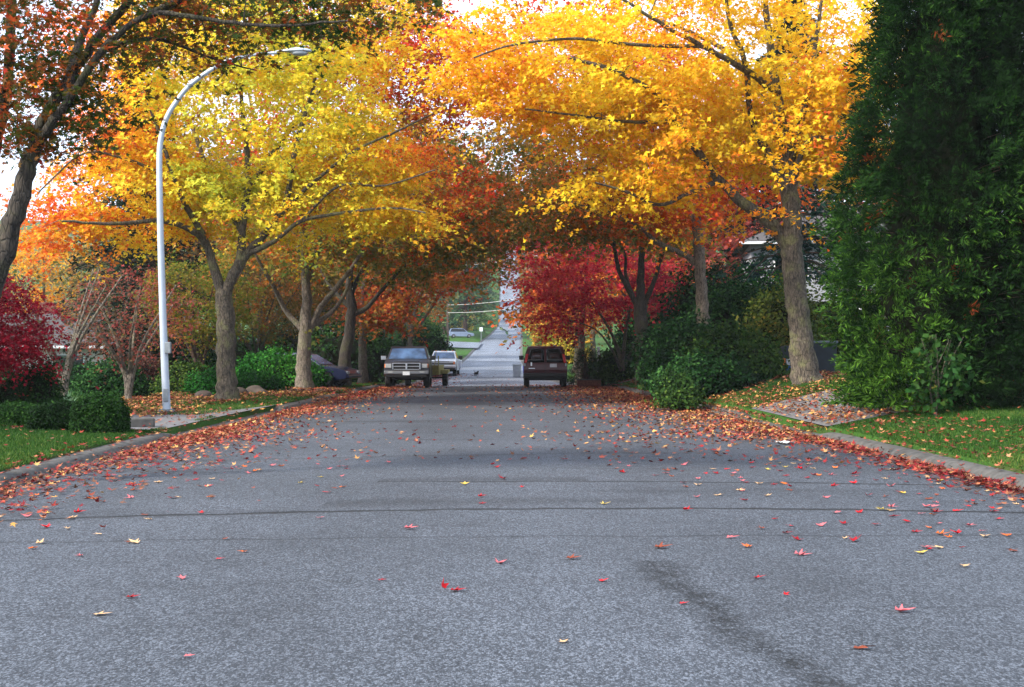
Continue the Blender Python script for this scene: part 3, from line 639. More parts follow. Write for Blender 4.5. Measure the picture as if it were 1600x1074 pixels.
def blob_shrub(name, label, base, dims, n, ls, cols, seed, cat='shrub', boxy=2.0, lump=.16, group=None, tmpl=T_QUAD, thick=.3, core=True, per=10, up=.2, stems=True, bright=(.75, 1.2), spr=.12):
    r_ = np.random.default_rng(seed); base = np.asarray(base, float)
    root = thing(name, label, cat, tuple(base), group=group)
    W, Dp, Hh = dims
    nc = n//per
    d = r_.normal(size=(nc, 3)); d[:, 2] = np.abs(d[:, 2])*1.0-.25
    d /= (np.abs(d)**boxy).sum(1, keepdims=True)**(1/boxy)
    lm = 1+lump*snoise(d, seed, 3.0)+lump*.5*snoise(d, seed+1, 7)
    rr = 1-thick*r_.random(nc)**1.6
    c = d*np.array([W/2, Dp/2, Hh*.8])*(lm*rr)[:, None]; c[:, 2] = c[:, 2]+Hh*.2
    i = np.repeat(np.arange(nc), per); N_ = nc*per
    pos = c[i]+r_.normal(size=(N_, 3))*spr
    pos[:, 2] = np.maximum(pos[:, 2], .02)
    nr = d[i]*.7+r_.normal(size=(N_, 3))*.55+np.array([0, 0, up]); fw = d[i]*.6+r_.normal(size=(N_, 3))*.8+np.array([0, 0, .15])
    tone = snoise(c, seed+3, 1.6)[i]*.28+.5+r_.normal(size=N_)*.16
    col = palette(tone, cols)*r_.uniform(*bright, N_)[:, None]
    if stems:
        tb = Tubes()
        for k in range(14):
            q_ = c[r_.integers(nc)]; tb.add(catmull([(r_.normal()*.08*W, r_.normal()*.08*Dp, -.05), tuple(q_*[.45, .45, .6]), tuple(q_)], 3), np.linspace(.03, .006, 7)*min(1, Hh), 4)
        tb.build('stem', BARKD, root)
    leaves('foliage', pos, nr, fw, ls*r_.uniform(.7, 1.25, N_), col, tmpl, EVER, root)
    if core:
        bm = bmesh.new(); bmesh.ops.create_icosphere(bm, subdivisions=3, radius=1)
        for v in bm.verts:
            q_ = np.array(v.co); q_ /= (np.abs(q_)**boxy).sum()**(1/boxy)
            s_ = (1+lump*snoise(q_[None], seed, 3.0)[0])*(1-thick*.9)
            v.co = (q_[0]*W/2*s_, q_[1]*Dp/2*s_, max(.0, q_[2]*Hh*.8*s_+Hh*.2))
        me = bpy.data.meshes.new('twig_mass'); bm.to_mesh(me); bm.free(); link_mesh('twig_mass', me, CORE, root)
    return root
LAUR = [(12, 28, 16), (22, 48, 24), (36, 72, 34), (72, 112, 56)]
LAUR2 = [(20, 38, 18), (36, 62, 26), (58, 84, 34), (96, 116, 48)]
HED = [(10, 22, 10), (18, 38, 15), (30, 58, 22), (56, 90, 34)]
HG = 'clipped box shrubs along the left lawn'
for (px, dpx, D, hh, lab, sd) in ((26, 66, 23.6, .40, 'smallest clipped box shrub of the row, nearest the left edge', 81), (92, 82, 23.0, .48, 'middle clipped box shrub of the low row on the left lawn', 82), (156, 78, 22.5, .66, 'largest clipped box shrub at the street end of the low row', 83)):
    x = (px-800)*D/F; blob_shrub('box_shrub', lab, cz(x, D), (dpx*D/F, .85, hh), 15000, .045, HED, sd, boxy=3.4, lump=.05, group=HG, thick=.10, per=6, spr=.028)

for i, (px, py, D, W, Dp, Hh, n, ls, cols, lab) in enumerate([
    (1108, 624, 37.4, 3.0, 2.2, 1.15, 9000, .12, LAUR, 'glossy laurel bush at the kerb left of the leaning golden maple'),
    (1145, 610, 38.5, 2.6, 2.4, 1.9, 8000, .12, LAUR2, 'brownish green bush between laurel and golden maple'),
    (1090, 600, 42, 2.8, 2.6, 2.2, 9000, .12, LAUR, 'dark laurel bush at the foot of the knotted pale maple'),
    (1165, 560, 46, 4.0, 3.0, 3.6, 11000, .13, LAUR, 'tall dark evergreen bush behind the knotted pale maple'),
    (1215, 560, 41, 2.6, 2.6, 2.9, 8000, .12, [(40, 56, 26), (66, 84, 34), (96, 104, 42), (150, 120, 50)], 'yellowish twiggy bush behind the leaning golden maple'),
    (1290, 560, 47, 3.6, 3, 2.8, 7000, .13, [(40, 56, 26), (66, 84, 34), (96, 104, 42), (130, 90, 50)], 'loose mixed bush beside the black bins'),
    (1110, 520, 55, 5.0, 3.0, 4.4, 9000, .16, LAUR, 'high laurel screen above the right bank'),
    (1190, 500, 55, 4.0, 3.0, 4.6, 8000, .15, [(20, 60, 24), (36, 92, 34), (60, 124, 44), (100, 150, 60)], 'bright green clipped hedge in front of the white house'),
    (970, 590, 60, 2.6, 2.2, 1.6, 6000, .13, LAUR2, 'round green bush behind the small lawn past the driveway'),
    (1042, 590, 50, 2.4, 2.2, 2.3, 7000, .13, LAUR, 'laurel bush right of the rusty footed maple'),
    (1030, 540, 66, 4.4, 3, 4.4, 6000, .18, LAUR, 'dark evergreen bush beyond the crimson maple'),
    (1060, 625, 34.6, 1.0, 1.2, .8, 2600, .10, LAUR2, 'low drooping bush overhanging the right kerb')]):
    b_ = P(px, py, D); blob_shrub('shrub', lab, cz(b_[0], D), (W, Dp, Hh), n, ls, cols, 90+i, per=8, spr=.14, lump=.27)
for i, (px, D, W, Hh, n, ls, cols, lab) in enumerate([
    (430, 50.5, 3.8, 1.5, 8000, .12, [(18, 56, 20), (30, 82, 26), (50, 110, 36), (84, 140, 50)], 'bright green bush between the yellow and the pale maple'),
    (390, 45.5, 2.4, .65, 4500, .09, [(18, 56, 20), (30, 82, 26), (50, 110, 36), (84, 140, 50)], 'low green border plant behind the garden boulders'),
    (30, 29, 1.7, 1.0, 5000, .07, HED, 'dark upright shrub at the left edge behind the clipped row'),
    (60, 28, 1.0, 1.15, 4000, .07, HED, 'narrow dark green shrub beside the crimson maple'),
    (175, 38, 2.2, .9, 5000, .10, LAUR, 'rhododendron behind the thin pinkish tree'),
    (130, 46, 4, .9, 5000, .12, LAUR, 'dark garden shrub below the bungalow window'),
    (215, 48, 2.6, 1.2, 4500, .10, [(44, 24, 26), (70, 34, 34), (90, 60, 50), (60, 80, 50)], 'purplish shrub behind the lamp post'),
    (290, 42, 2.0, 1.0, 4500, .09, LAUR2, 'low green shrub right of the lamp post foot'),
    (325, 40.5, 1.3, .75, 3000, .08, [(20, 60, 24), (36, 92, 34), (60, 124, 44)], 'ferny plant beside the brown boulder'),
    (540, 66, 6, 3.2, 6000, .16, HED, 'dark hedge behind the blue sedan'),
    (460, 74, 8, 3.4, 6000, .18, HED, 'long dark shrubbery at the back of the left gardens'),
    (350, 66, 7, 3.0, 6000, .16, HED, 'deep green shrubbery left of the pale maple'),
    (585, 70, 3.0, 2.6, 4500, .16, LAUR, 'dark bush beside the silver pickup'),
    (655, 104, 5, 3.4, 4500, .2, HED, 'dark bush behind the white pickup'),
    (250, 56, 5, 2.6, 5000, .15, HED, 'dark shrub in the shade behind the lamp post')]):
    x = (px-800)*D/F; blob_shrub('shrub', lab, cz(x, D), (W, W*.7, Hh), n, ls, cols, 120+i, per=8, spr=.10)
sp_ = [(-8.6, 122, 5.0, 4.2, 'rounded green thicket on the left past the white pickup'), (-11.5, 138, 6.0, 5.5, 'taller green thicket before the side street'), (-13.5, 156, 5.0, 4.2, 'yellow green thicket near the side street mouth'), (-16, 171, 6.0, 4.0, 'last thicket before the side street'),
       (5.0, 118, 4.0, 3.0, 'yellowish thicket on the right past the bins'), (5.2, 134, 4.6, 4.4, 'olive thicket on the right below the red maples'), (4.8, 160, 4.4, 4.0, 'green thicket right of the far road'), (5.4, 195, 5.0, 5.0, 'thicket right of the street opposite the side street'), (6.4, 235, 6.0, 6.0, 'thicket right of the steep road foot'),
       (8.6, 80, 5.0, 2.8, 'thicket in the shade behind the crimson maple'), (12.5, 96, 7.0, 4.0, 'thicket at the back of the right gardens'),
       (-18, 226, 7.0, 3.2, 'low thicket left of the far silver car'), (-12, 262, 8.0, 4.0, 'thicket behind the far silver car'), (-6.6, 275, 4.0, 3.4, 'round bush at the left edge of the steep road'), (7.0, 285, 6.0, 6.0, 'bush at the right edge of the steep road')]
q0 = None; q1 = None
for k, (x_, y_, w_, h_, lab) in enumerate(sp_):
    if k == 0: q0 = o = blob_shrub('thicket', lab, cz(x_, y_), (w_, w_*.8, h_), 5200, .26, [(30, 60, 26), (52, 88, 36), (84, 112, 48), (150, 150, 70)], 180, per=8, spr=.2, lump=.2, group='thickets along the far street')
    elif k == 4: q1 = o = blob_shrub('thicket', lab, cz(x_, y_), (w_, w_*.8, h_), 5200, .24, [(96, 110, 40), (150, 140, 50), (206, 170, 60), (226, 160, 70)], 181, per=8, spr=.2, lump=.2, group='thickets along the far street')
    else:
        src, sd_ = (q1, 4) if k in (6, 8, 12) else (q0, 0)
        o = copy_tree(src); o.location = cz(x_, y_); f_ = w_/sp_[sd_][2]; o.scale = (f_, f_, h_/sp_[sd_][3]); o.rotation_euler.z = k*1.1; o['label'] = lab
# small clipped cones by the brick planter
for k, (px, D, lab) in enumerate(((915, 61, 'small conical evergreen standing by the brick planter'), (938, 61.5, 'second small conical evergreen, right of the brick planter'))):
    cedar(lab, cz((px-800)*D/F, D), 1.5+.05*k, .6, .6, 420, 140+k, per=12, fr=.09, name='conical_shrub', group='small conical evergreens past the van')

def spruce(label, base, h, w, seed, n=9000, cols=None, fr=.32, name='conifer_tree', tiers=26, group=None, z0=.12):
    r_ = np.random.default_rng(seed); base = np.asarray(base, float)
    root = thing(name, label, 'tree', tuple(base), group=group); tb = Tubes()
    tb.add([(0, 0, -.2), (0.05, 0, h*.5), (0, 0, h)], [h*.018, h*.011, .02], 7, .05, seed)
    P_, Fw, Nr = [], [], []; nb = tiers*7; per = n//nb
    for k in range(nb):
        zt = z0+(1-z0)*(k/nb)**.9; L_ = w*(1-zt)**.75*r_.uniform(.7, 1.12)+.2; a = r_.uniform(0, 6.283)
        o = np.array([math.cos(a), math.sin(a), 0]); t = np.linspace(0, 1, 5)[:, None]
        path = o*L_*t+np.array([0, 0, h*zt])+np.array([0, 0, 1])*(.12*L_*t-.42*L_*t**2); tb.add(path, np.linspace(.03, .008, 5)*h/10, 3)
        tt = r_.uniform(.12, 1, per); p_ = np.stack([np.interp(tt, t[:, 0], path[:, j]) for j in range(3)], 1)
        sd = np.array([-o[1], o[0], 0]); sg = r_.choice([-1, 1], per); wd = .34*L_*(1.1-tt)
        p_ += sd*(sg*wd*r_.random(per))[:, None]; p_[:, 2] -= r_.random(per)*.22*wd+.05
        P_.append(p_); Fw.append(o*.6+sd*(sg*.8)[:, None]+np.array([0, 0, -.45])+r_.normal(size=(per, 3))*.3); Nr.append(r_.normal(size=(per, 3))*.5+np.array([0, 0, .8]))
    tb.build('trunk', BARKR, root); pos = np.concatenate(P_); m_ = len(pos)
    tone = snoise(pos, seed, .9)*.25+.45+r_.normal(size=m_)*.18
    col = palette(tone, cols or [(16, 34, 26), (26, 50, 34), (40, 70, 44), (64, 94, 56)])*r_.uniform(.8, 1.2, m_)[:, None]
    leaves('foliage', pos, np.concatenate(Nr), np.concatenate(Fw), fr*r_.uniform(.7, 1.3, m_), col, T_FROND, EVER, root)
    return root
NB = [(16, 34, 34), (24, 48, 44), (36, 64, 54), (60, 92, 74)]
spruce('dark blue green conifer with drooping boughs behind the golden maple', cz(11.4, 52), 15, 5.4, 150, 12000, NB, .32, z0=.24)
spruce('tall dark conifer behind the cedar hedge and right of the golden maple', cz(21, 58), 19, 5.0, 151, 8000, NB, .36)
spruce('very dark conifer in the left gardens behind the lamp post', cz(-15.5, 55), 13, 4.8, 152, 9000, [(10, 20, 20), (16, 32, 24), (26, 46, 32), (44, 66, 44)], .34, z0=.1)
spruce('dark conifer above the shrubbery left of the pale maple', cz(-21, 70), 18, 5, 153, 7000, [(12, 26, 20), (20, 40, 26), (34, 56, 36), (54, 76, 44)], .38)
spruce('broad dark conifer rising behind the blue sedan', cz(-13, 84), 15, 4.6, 154, 7000, [(12, 30, 20), (20, 48, 28), (34, 66, 38), (54, 88, 46)], .38, z0=.06)
spruce('mid green conifer left of the white pickup', cz(-10.0, 118), 11, 3.4, 155, 5200, [(22, 52, 26), (34, 74, 34), (50, 96, 44), (84, 120, 54)], .40, z0=.03)

# ------------------------------------------------------------------ background trees (copies share crowns)
def bg_proto(label, cols, seed, h=13, w=5.2, ncl=230, per=34, ls=.30, g=None):
    b_ = np.array([0, 0, 0.]); r_ = np.random.default_rng(seed)
    limbs = [([b_+[0, 0, -.3], b_+[.1, 0, h*.2], b_+[.05, .1, h*.5], b_+[0, 0, h*.85]], .3, .05)]
    for k in range(5):
        a = k*1.26+seed; limbs.append(([b_+[.08, 0, h*(.2+.04*k)], b_+[math.cos(a)*w*.4, math.sin(a)*w*.4, h*(.38+.05*k)], b_+[math.cos(a)*w*.75, math.sin(a)*w*.75, h*(.55+.05*k)]], .14, .03))
    return make_tree('autumn_tree', label, 'tree', b_, limbs, [((0, 0, h*.60), (w, w, h*.33), 3), ((w*.3, 0, h*.8), (w*.6, w*.6, h*.2), 1), ((-w*.4, 0, h*.42), (w*.6, w*.6, h*.2), .8)],
                     ncl, per, ls, cols, seed=seed, spray=(1.0, .8, .22), tmpl=T_QUAD, twig=.02, jit=.17, cscale=.4, sides=8, group=g)
pal = {
 'red': [(120, 30, 40), (170, 50, 50), (206, 80, 60), (214, 116, 80)],
 'orange': [(196, 70, 40), (226, 110, 40), (240, 150, 50), (236, 184, 70)],
 'yellow': [(220, 130, 40), (240, 170, 50), (236, 200, 70), (180, 180, 60)],
 'olive': [(90, 96, 44), (120, 110, 50), (160, 110, 50), (190, 100, 50)],
 'rose': [(140, 60, 64), (176, 84, 80), (200, 110, 84), (150, 116, 70)],
 'green': [(40, 76, 36), (60, 100, 44), (90, 124, 54), (130, 140, 60)]}
protos = {}
bgs = [  # colour, x, y, scale, what sets it apart
 ('olive', -22, 84, 1.3, 'olive garden tree behind the yellow maple on the left'), ('green', -36, 80, .8, 'green garden tree far left above the bungalow'),
 ('olive', -14, 72, 1.15, 'olive brown tree behind the olive avenue maples on the left'), ('yellow', -33, 90, .8, 'yellow tree above the bungalow roof at the far left'),
 ('olive', -14, 96, 1.25, 'tall olive tree standing past the white pickup'), ('red', -17, 125, 1.3, 'red tree on the left where the street dips'),
 ('red', 12, 80, 1.3, 'tall red tree behind the golden maple on the right'), ('rose', 15, 74, 1.2, 'rose coloured tree behind the dark conifer on the right'),
 ('orange', 8.5, 92, 1.15, 'orange tree past the maroon van on the right'), ('olive', 24, 84, 1.2, 'olive tree far behind the cedar hedge'),
 ('rose', 7.5, 118, 1.1, 'rose tree on the right where the street dips'), ('yellow', 6.3, 140, .62, 'small yellow tree leaning over the right roadside past the bins'),
 ('olive', -22, 100, 1.2, 'olive tree at the back of the left gardens'), ('green', 13, 112, 1.1, 'green tree deep behind the right avenue'),
 ('olive', -12, 150, 1.1, 'olive tree near the side street on the left'), ('orange', 9, 165, 1.0, 'orange tree on the right before the far rise'),
 ('red', 10, 200, 1.1, 'red tree opposite the side street'), ('green', -24, 175, 1.2, 'green tree before the side street on the left')]
for k, (c_, x, y, s_, lab) in enumerate(bgs):
    z = float(H(x, y))
    if c_ not in protos:
        protos[c_] = bg_proto(lab, pal[c_], 160+k, g='garden trees behind the avenue'); o = protos[c_]
    else: o = copy_tree(protos[c_])
    o.location = (x, y, z-.1); o.scale = (s_, s_, s_); o.rotation_euler.z = k*1.7; o['label'] = lab; o['group'] = 'garden trees behind the avenue'
far_con = spruce('green conifer with brown hanging boughs over the side street corner', cz(-8.6, 236), 27, 8.5, 170, 9000, [(30, 60, 44), (50, 84, 54), (84, 112, 68), (140, 136, 84)], .9, tiers=24, z0=.12, group='conifers on the far rise')
fl = [(-13, 246, 1.0, 'broad conifer left of the hanging bough conifer on the far rise'), (-24, 255, 1.0, 'conifer above the far silver car'), (-40, 240, 1.1, 'conifer far down the side street'), (-9, 300, .75, 'conifer left of the steep far road'),
      (10, 290, .8, 'conifer right of the steep far road'), (-10, 345, .8, 'small conifer higher up left of the steep road'), (11, 350, .8, 'small conifer higher up right of the steep road'), (-22, 320, 1, 'conifer high on the left slope'), (22, 310, 1, 'conifer high on the right slope'),
      (-40, 300, 1.1, 'left slope conifer among yellow trees'), (36, 280, 1.0, 'right slope conifer among yellow trees'), (-62, 330, 1.2, 'outermost conifer on the left slope'), (60, 330, 1.2, 'outermost conifer on the right slope'), (0, 470, 1.1, 'conifer closing the top of the steep road'), (-12, 440, 1, 'conifer near the top left of the steep road'), (14, 430, 1, 'conifer near the top right of the steep road'), (-30, 420, 1.2, 'hilltop conifer on the left'), (34, 410, 1.2, 'hilltop conifer on the right')]
for k, (x, y, s_, lab) in enumerate(fl):
    o = copy_tree(far_con); o.location = (x, y, float(H(x, y))-.2); o.scale = (s_,)*3; o.rotation_euler.z = k*2.1; o['label'] = lab
for k, (c_, x, y, s_, lab) in enumerate([('yellow', 8.5, 235, .8, 'yellow tree at the right foot of the far rise'), ('orange', 7.6, 262, .5, 'small orange tree right of the far road'), ('olive', -13, 285, .8, 'olive tree above the far lawn'), ('yellow', 15, 330, 1, 'yellow tree half way up the far right slope'),
     ('rose', 9, 385, 1, 'rose tree near the top of the far right slope'), ('rose', -8, 395, 1, 'rose tree near the top of the far left slope'), ('yellow', -30, 280, 1.1, 'yellow tree behind the far silver car'), ('orange', 30, 250, 1.1, 'orange tree on the lower right of the far slope'),
     ('green', 20, 215, 1.1, 'green tree right of the street before the far rise'), ('green', -48, 225, 1.1, 'green tree down the side street'), ('olive', 45, 370, 1.5, 'olive tree high on the far right slope'), ('olive', -48, 380, 1.5, 'olive tree high on the far left slope'), ('rose', 2, 520, 1.5, 'rose tree on the crest above the steep road'), ('green', -16, 500, 1.6, 'green tree on the crest left of the steep road'), ('green', 20, 510, 1.6, 'green tree on the crest right of the steep road')]):
    o = copy_tree(protos[c_]); o.location = (x, y, float(H(x, y))-.2); o.scale = (s_,)*3; o.rotation_euler.z = k*1.3+.5; o['label'] = lab; o['group'] = 'autumn trees on the far rise'

# ------------------------------------------------------------------ hard things
def mesh_obj(name, bm, mat, parent=None, bevel=0.0, smooth=False, loc=None):
    bmesh.ops.recalc_face_normals(bm, faces=bm.faces)
    me = bpy.data.meshes.new(name); bm.to_mesh(me); bm.free()
    o = link_mesh(name, me, mat, parent, smooth)
    if bevel:
        b_ = o.modifiers.new('bevel', 'BEVEL'); b_.width = bevel; b_.segments = 3; b_.limit_method = 'ANGLE'; b_.angle_limit = math.radians(35)
    if loc is not None: o.location = loc
    return o
def box(bm, c, s, rot=None):
    M = Matrix.Translation(c)@(rot if rot else Matrix())@Matrix.Diagonal((*s, 1))
    return bmesh.ops.create_cube(bm, size=1, matrix=M)['verts']
def cyl(bm, c, r, h, axis='z', seg=24, r2=None):
    M = Matrix.Translation(c)
    if axis == 'x': M = M@Matrix.Rotation(math.pi/2, 4, 'Y')
    if axis == 'y': M = M@Matrix.Rotation(math.pi/2, 4, 'X')
    return bmesh.ops.create_cone(bm, cap_ends=True, segments=seg, radius1=r, radius2=r if r2 is None else r2, depth=h, matrix=M)['verts']
def B(name, parent, mat, parts, bevel=0.0, smooth=False):
    bm = bmesh.new()
    for p_ in parts:
        if p_[0] == 'b': box(bm, *p_[1:])
        else: cyl(bm, *p_[1:])
    return mesh_obj(name, bm, mat, parent, bevel, smooth)
def poly_prism(name, parent, mat, prof, x0, x1, bevel=0.0, taper=None):
    """side profile (y,z) swept in x; taper(y,z)->width factor"""
    bm = bmesh.new(); f = taper or (lambda y, z: 1.0); cx = (x0+x1)/2; hw = (x1-x0)/2
    a = [bm.verts.new((cx-hw*f(y, z), y, z)) for y, z in prof]; b_ = [bm.verts.new((cx+hw*f(y, z), y, z)) for y, z in prof]
    bm.faces.new(a); bm.faces.new(b_[::-1])
    for i in range(len(prof)):
        j = (i+1) % len(prof); bm.faces.new((a[i], b_[i], b_[j], a[j]))
    bmesh.ops.triangulate(bm, faces=[f_ for f_ in bm.faces if len(f_.verts) > 4])
    return mesh_obj(name, bm, mat, parent, bevel)

GALV = plain('galvanised_steel', (172, 180, 190), .45, metal=.25, noise=.10, nscale=3)
GALVD = plain('dull_steel', (120, 126, 130), .6, metal=.3, noise=.2)
BLACK = plain('black_plastic', (18, 18, 20), .5, noise=.2)
RUBBER = plain('tyre_rubber', (20, 20, 21), .85, noise=.25, nscale=20)
CHROME = plain('chrome', (214, 216, 220), .3, metal=1.0, noise=.02)
ALLOY = plain('alloy', (150, 152, 156), .3, metal=.8, noise=.05)
GLASS = plain('dark_glass', (8, 10, 14), .06, noise=.1, spec=.5)
GLASSB = plain('windscreen_glass', (70, 96, 132), .12, noise=.5, nscale=2.6, spec=.6)  # blue base colour stands in for reflected sky
RED = plain('red_lens', (190, 16, 18), .25, noise=.05, coat=.5)
LENS = plain('clear_lens', (150, 154, 158), .15, noise=.06, coat=.6)
AMBER = plain('amber_lens', (220, 120, 30), .25, noise=.05)
PLATE = plain('plate_white', (200, 204, 210), .5, noise=.08, nscale=30)
def paint(name, rgb, rough=.32, metal=.25): return plain(name, rgb, rough, metal, coat=.15, noise=.05, nscale=2)

# street lamp
D = 29.2; lx = (261-800)*D/F; lz = float(H(lx, D))
lamp = thing('street_lamp', 'tall pale grey street lamp with curved arm over the road', 'street lamp', (lx, D, lz))
ppm = F/D
def lp(px, py): return np.array([(px-261)/ppm, 0, (648-py)/ppm+.0])
path = catmull([lp(261, 646), lp(257, 560), lp(253, 450), lp(250, 350), lp(248.5, 260), lp(250, 225), lp(258, 190), lp(275, 160), lp(300, 131), lp(345, 101), lp(378, 90)], 5)
tb = Tubes(); tb.add(path, np.interp(np.linspace(0, 1, len(path)), [0, .45, 1], [.090, .064, .046]), 20); tb.build('pole', GALV, lamp)
path2 = catmull([lp(374, 91.5), lp(400, 86), lp(432, 83.5)], 4); tb = Tubes(); tb.add(path2, np.full(len(path2), .036), 14); tb.build('arm', GALV, lamp)
bm = bmesh.new(); bmesh.ops.create_uvsphere(bm, u_segments=24, v_segments=14, radius=1)
for v in bm.verts:
    x, y, z = v.co; t = (x+1)/2; w = .25+.75*min(1, t*1.6)
    v.co = (x*.43, y*.15*w, z*(.085 if z > 0 else .045)*w)
c = lp(458, 81); hd = mesh_obj('lamp_head', bm, GALV, lamp, smooth=True, loc=tuple(c))
bm = bmesh.new(); bmesh.ops.create_uvsphere(bm, u_segments=20, v_segments=10, radius=1)
for v in bm.verts: v.co = (v.co.x*.19, v.co.y*.12, v.co.z*.07)
mesh_obj('lens', bm, LENS, hd, smooth=True, loc=(.14, 0, -.045))
B('base_plate', lamp, GALVD, [('b', (0, 0, .02), (.36, .36, .04))]+[('c', (sx*.13, sy*.13, .06), .018, .06, 'z', 8) for sx in (-1, 1) for sy in (-1, 1)], .004)
B('concrete_footing', lamp, CONC, [('b', (0, 0, -.05), (.50, .50, .12))], .015)
B('collar', lamp, GALVD, [('c', (0, 0, .075), .145, .07, 'z', 20)], .008)
hh = B('access_cover', lamp, GALVD, [('b', (.0, -.10, .42), (.12, .03, .30))], .02)
B('control_box', lamp, GALVD, [('b', (.05, -.09, 1.50), (.13, .10, .26))], .015)
B('joint_band', lamp, GALVD, [('c', (float(lp(296, 135)[0]), 0, float(lp(296, 135)[2])), .074, .05, 'z', 16)])

# ------------------------------------------------------------------ vehicles (front towards -Y, origin on the ground)
def arc(cy, r, z0, n=9, d=1):     # wheel arch points, going in +y (d=1)
    return [(cy-d*r*math.cos(math.pi*i/(n-1)), z0+r*math.sin(math.pi*i/(n-1))) for i in range(n)]
def wheel(parent, x, y, r=.38, w=.26):
    side = 1 if x > 0 else -1
    bm = bmesh.new(); prof = [(-.5, .62), (-.5, .9), (-.42, .97), (-.3, 1.0), (.3, 1.0), (.42, .97), (.5, .9), (.5, .62)]; seg = 28; rings = []
    for k in range(seg):
        a = 2*math.pi*k/seg; rings.append([bm.verts.new((px_*w, q_*r*math.cos(a), q_*r*math.sin(a))) for px_, q_ in prof])
    for k in range(seg):
        A, B_ = rings[k], rings[(k+1) % seg]
        for j in range(len(prof)): bm.faces.new((A[j], B_[j], B_[(j+1) % len(prof)], A[(j+1) % len(prof)]))
    o = mesh_obj('wheel', bm, RUBBER, parent, smooth=False, loc=(x, y, r))
    bm = bmesh.new(); cyl(bm, (side*w*.22, 0, 0), r*.63, w*.3, 'x', 24)
    for k in range(6): box(bm, (side*w*.42, r*.3*math.cos(k*math.pi/3), r*.3*math.sin(k*math.pi/3)), (.03, r*.52, r*.14), Matrix.Rotation(k*math.pi/3, 4, 'X'))
    cyl(bm, (side*w*.44, 0, 0), r*.14, .06, 'x', 12)
    mesh_obj('rim', bm, ALLOY, o)
    return o
def quad_panel(name, parent, mat, pts, th=.012):
    bm = bmesh.new(); p = [Vector(q_) for q_ in pts]; nn = (p[1]-p[0]).cross(p[2]-p[0]).normalized()*th
    a = [bm.verts.new(q_) for q_ in p]; b_ = [bm.verts.new(q_+nn) for q_ in p]
    bm.faces.new(a[::-1]); bm.faces.new(b_)
    for i in range(len(p)): j = (i+1) % len(p); bm.faces.new((a[i], a[j], b_[j], b_[i]))
    return mesh_obj(name, bm, mat, parent, .006)

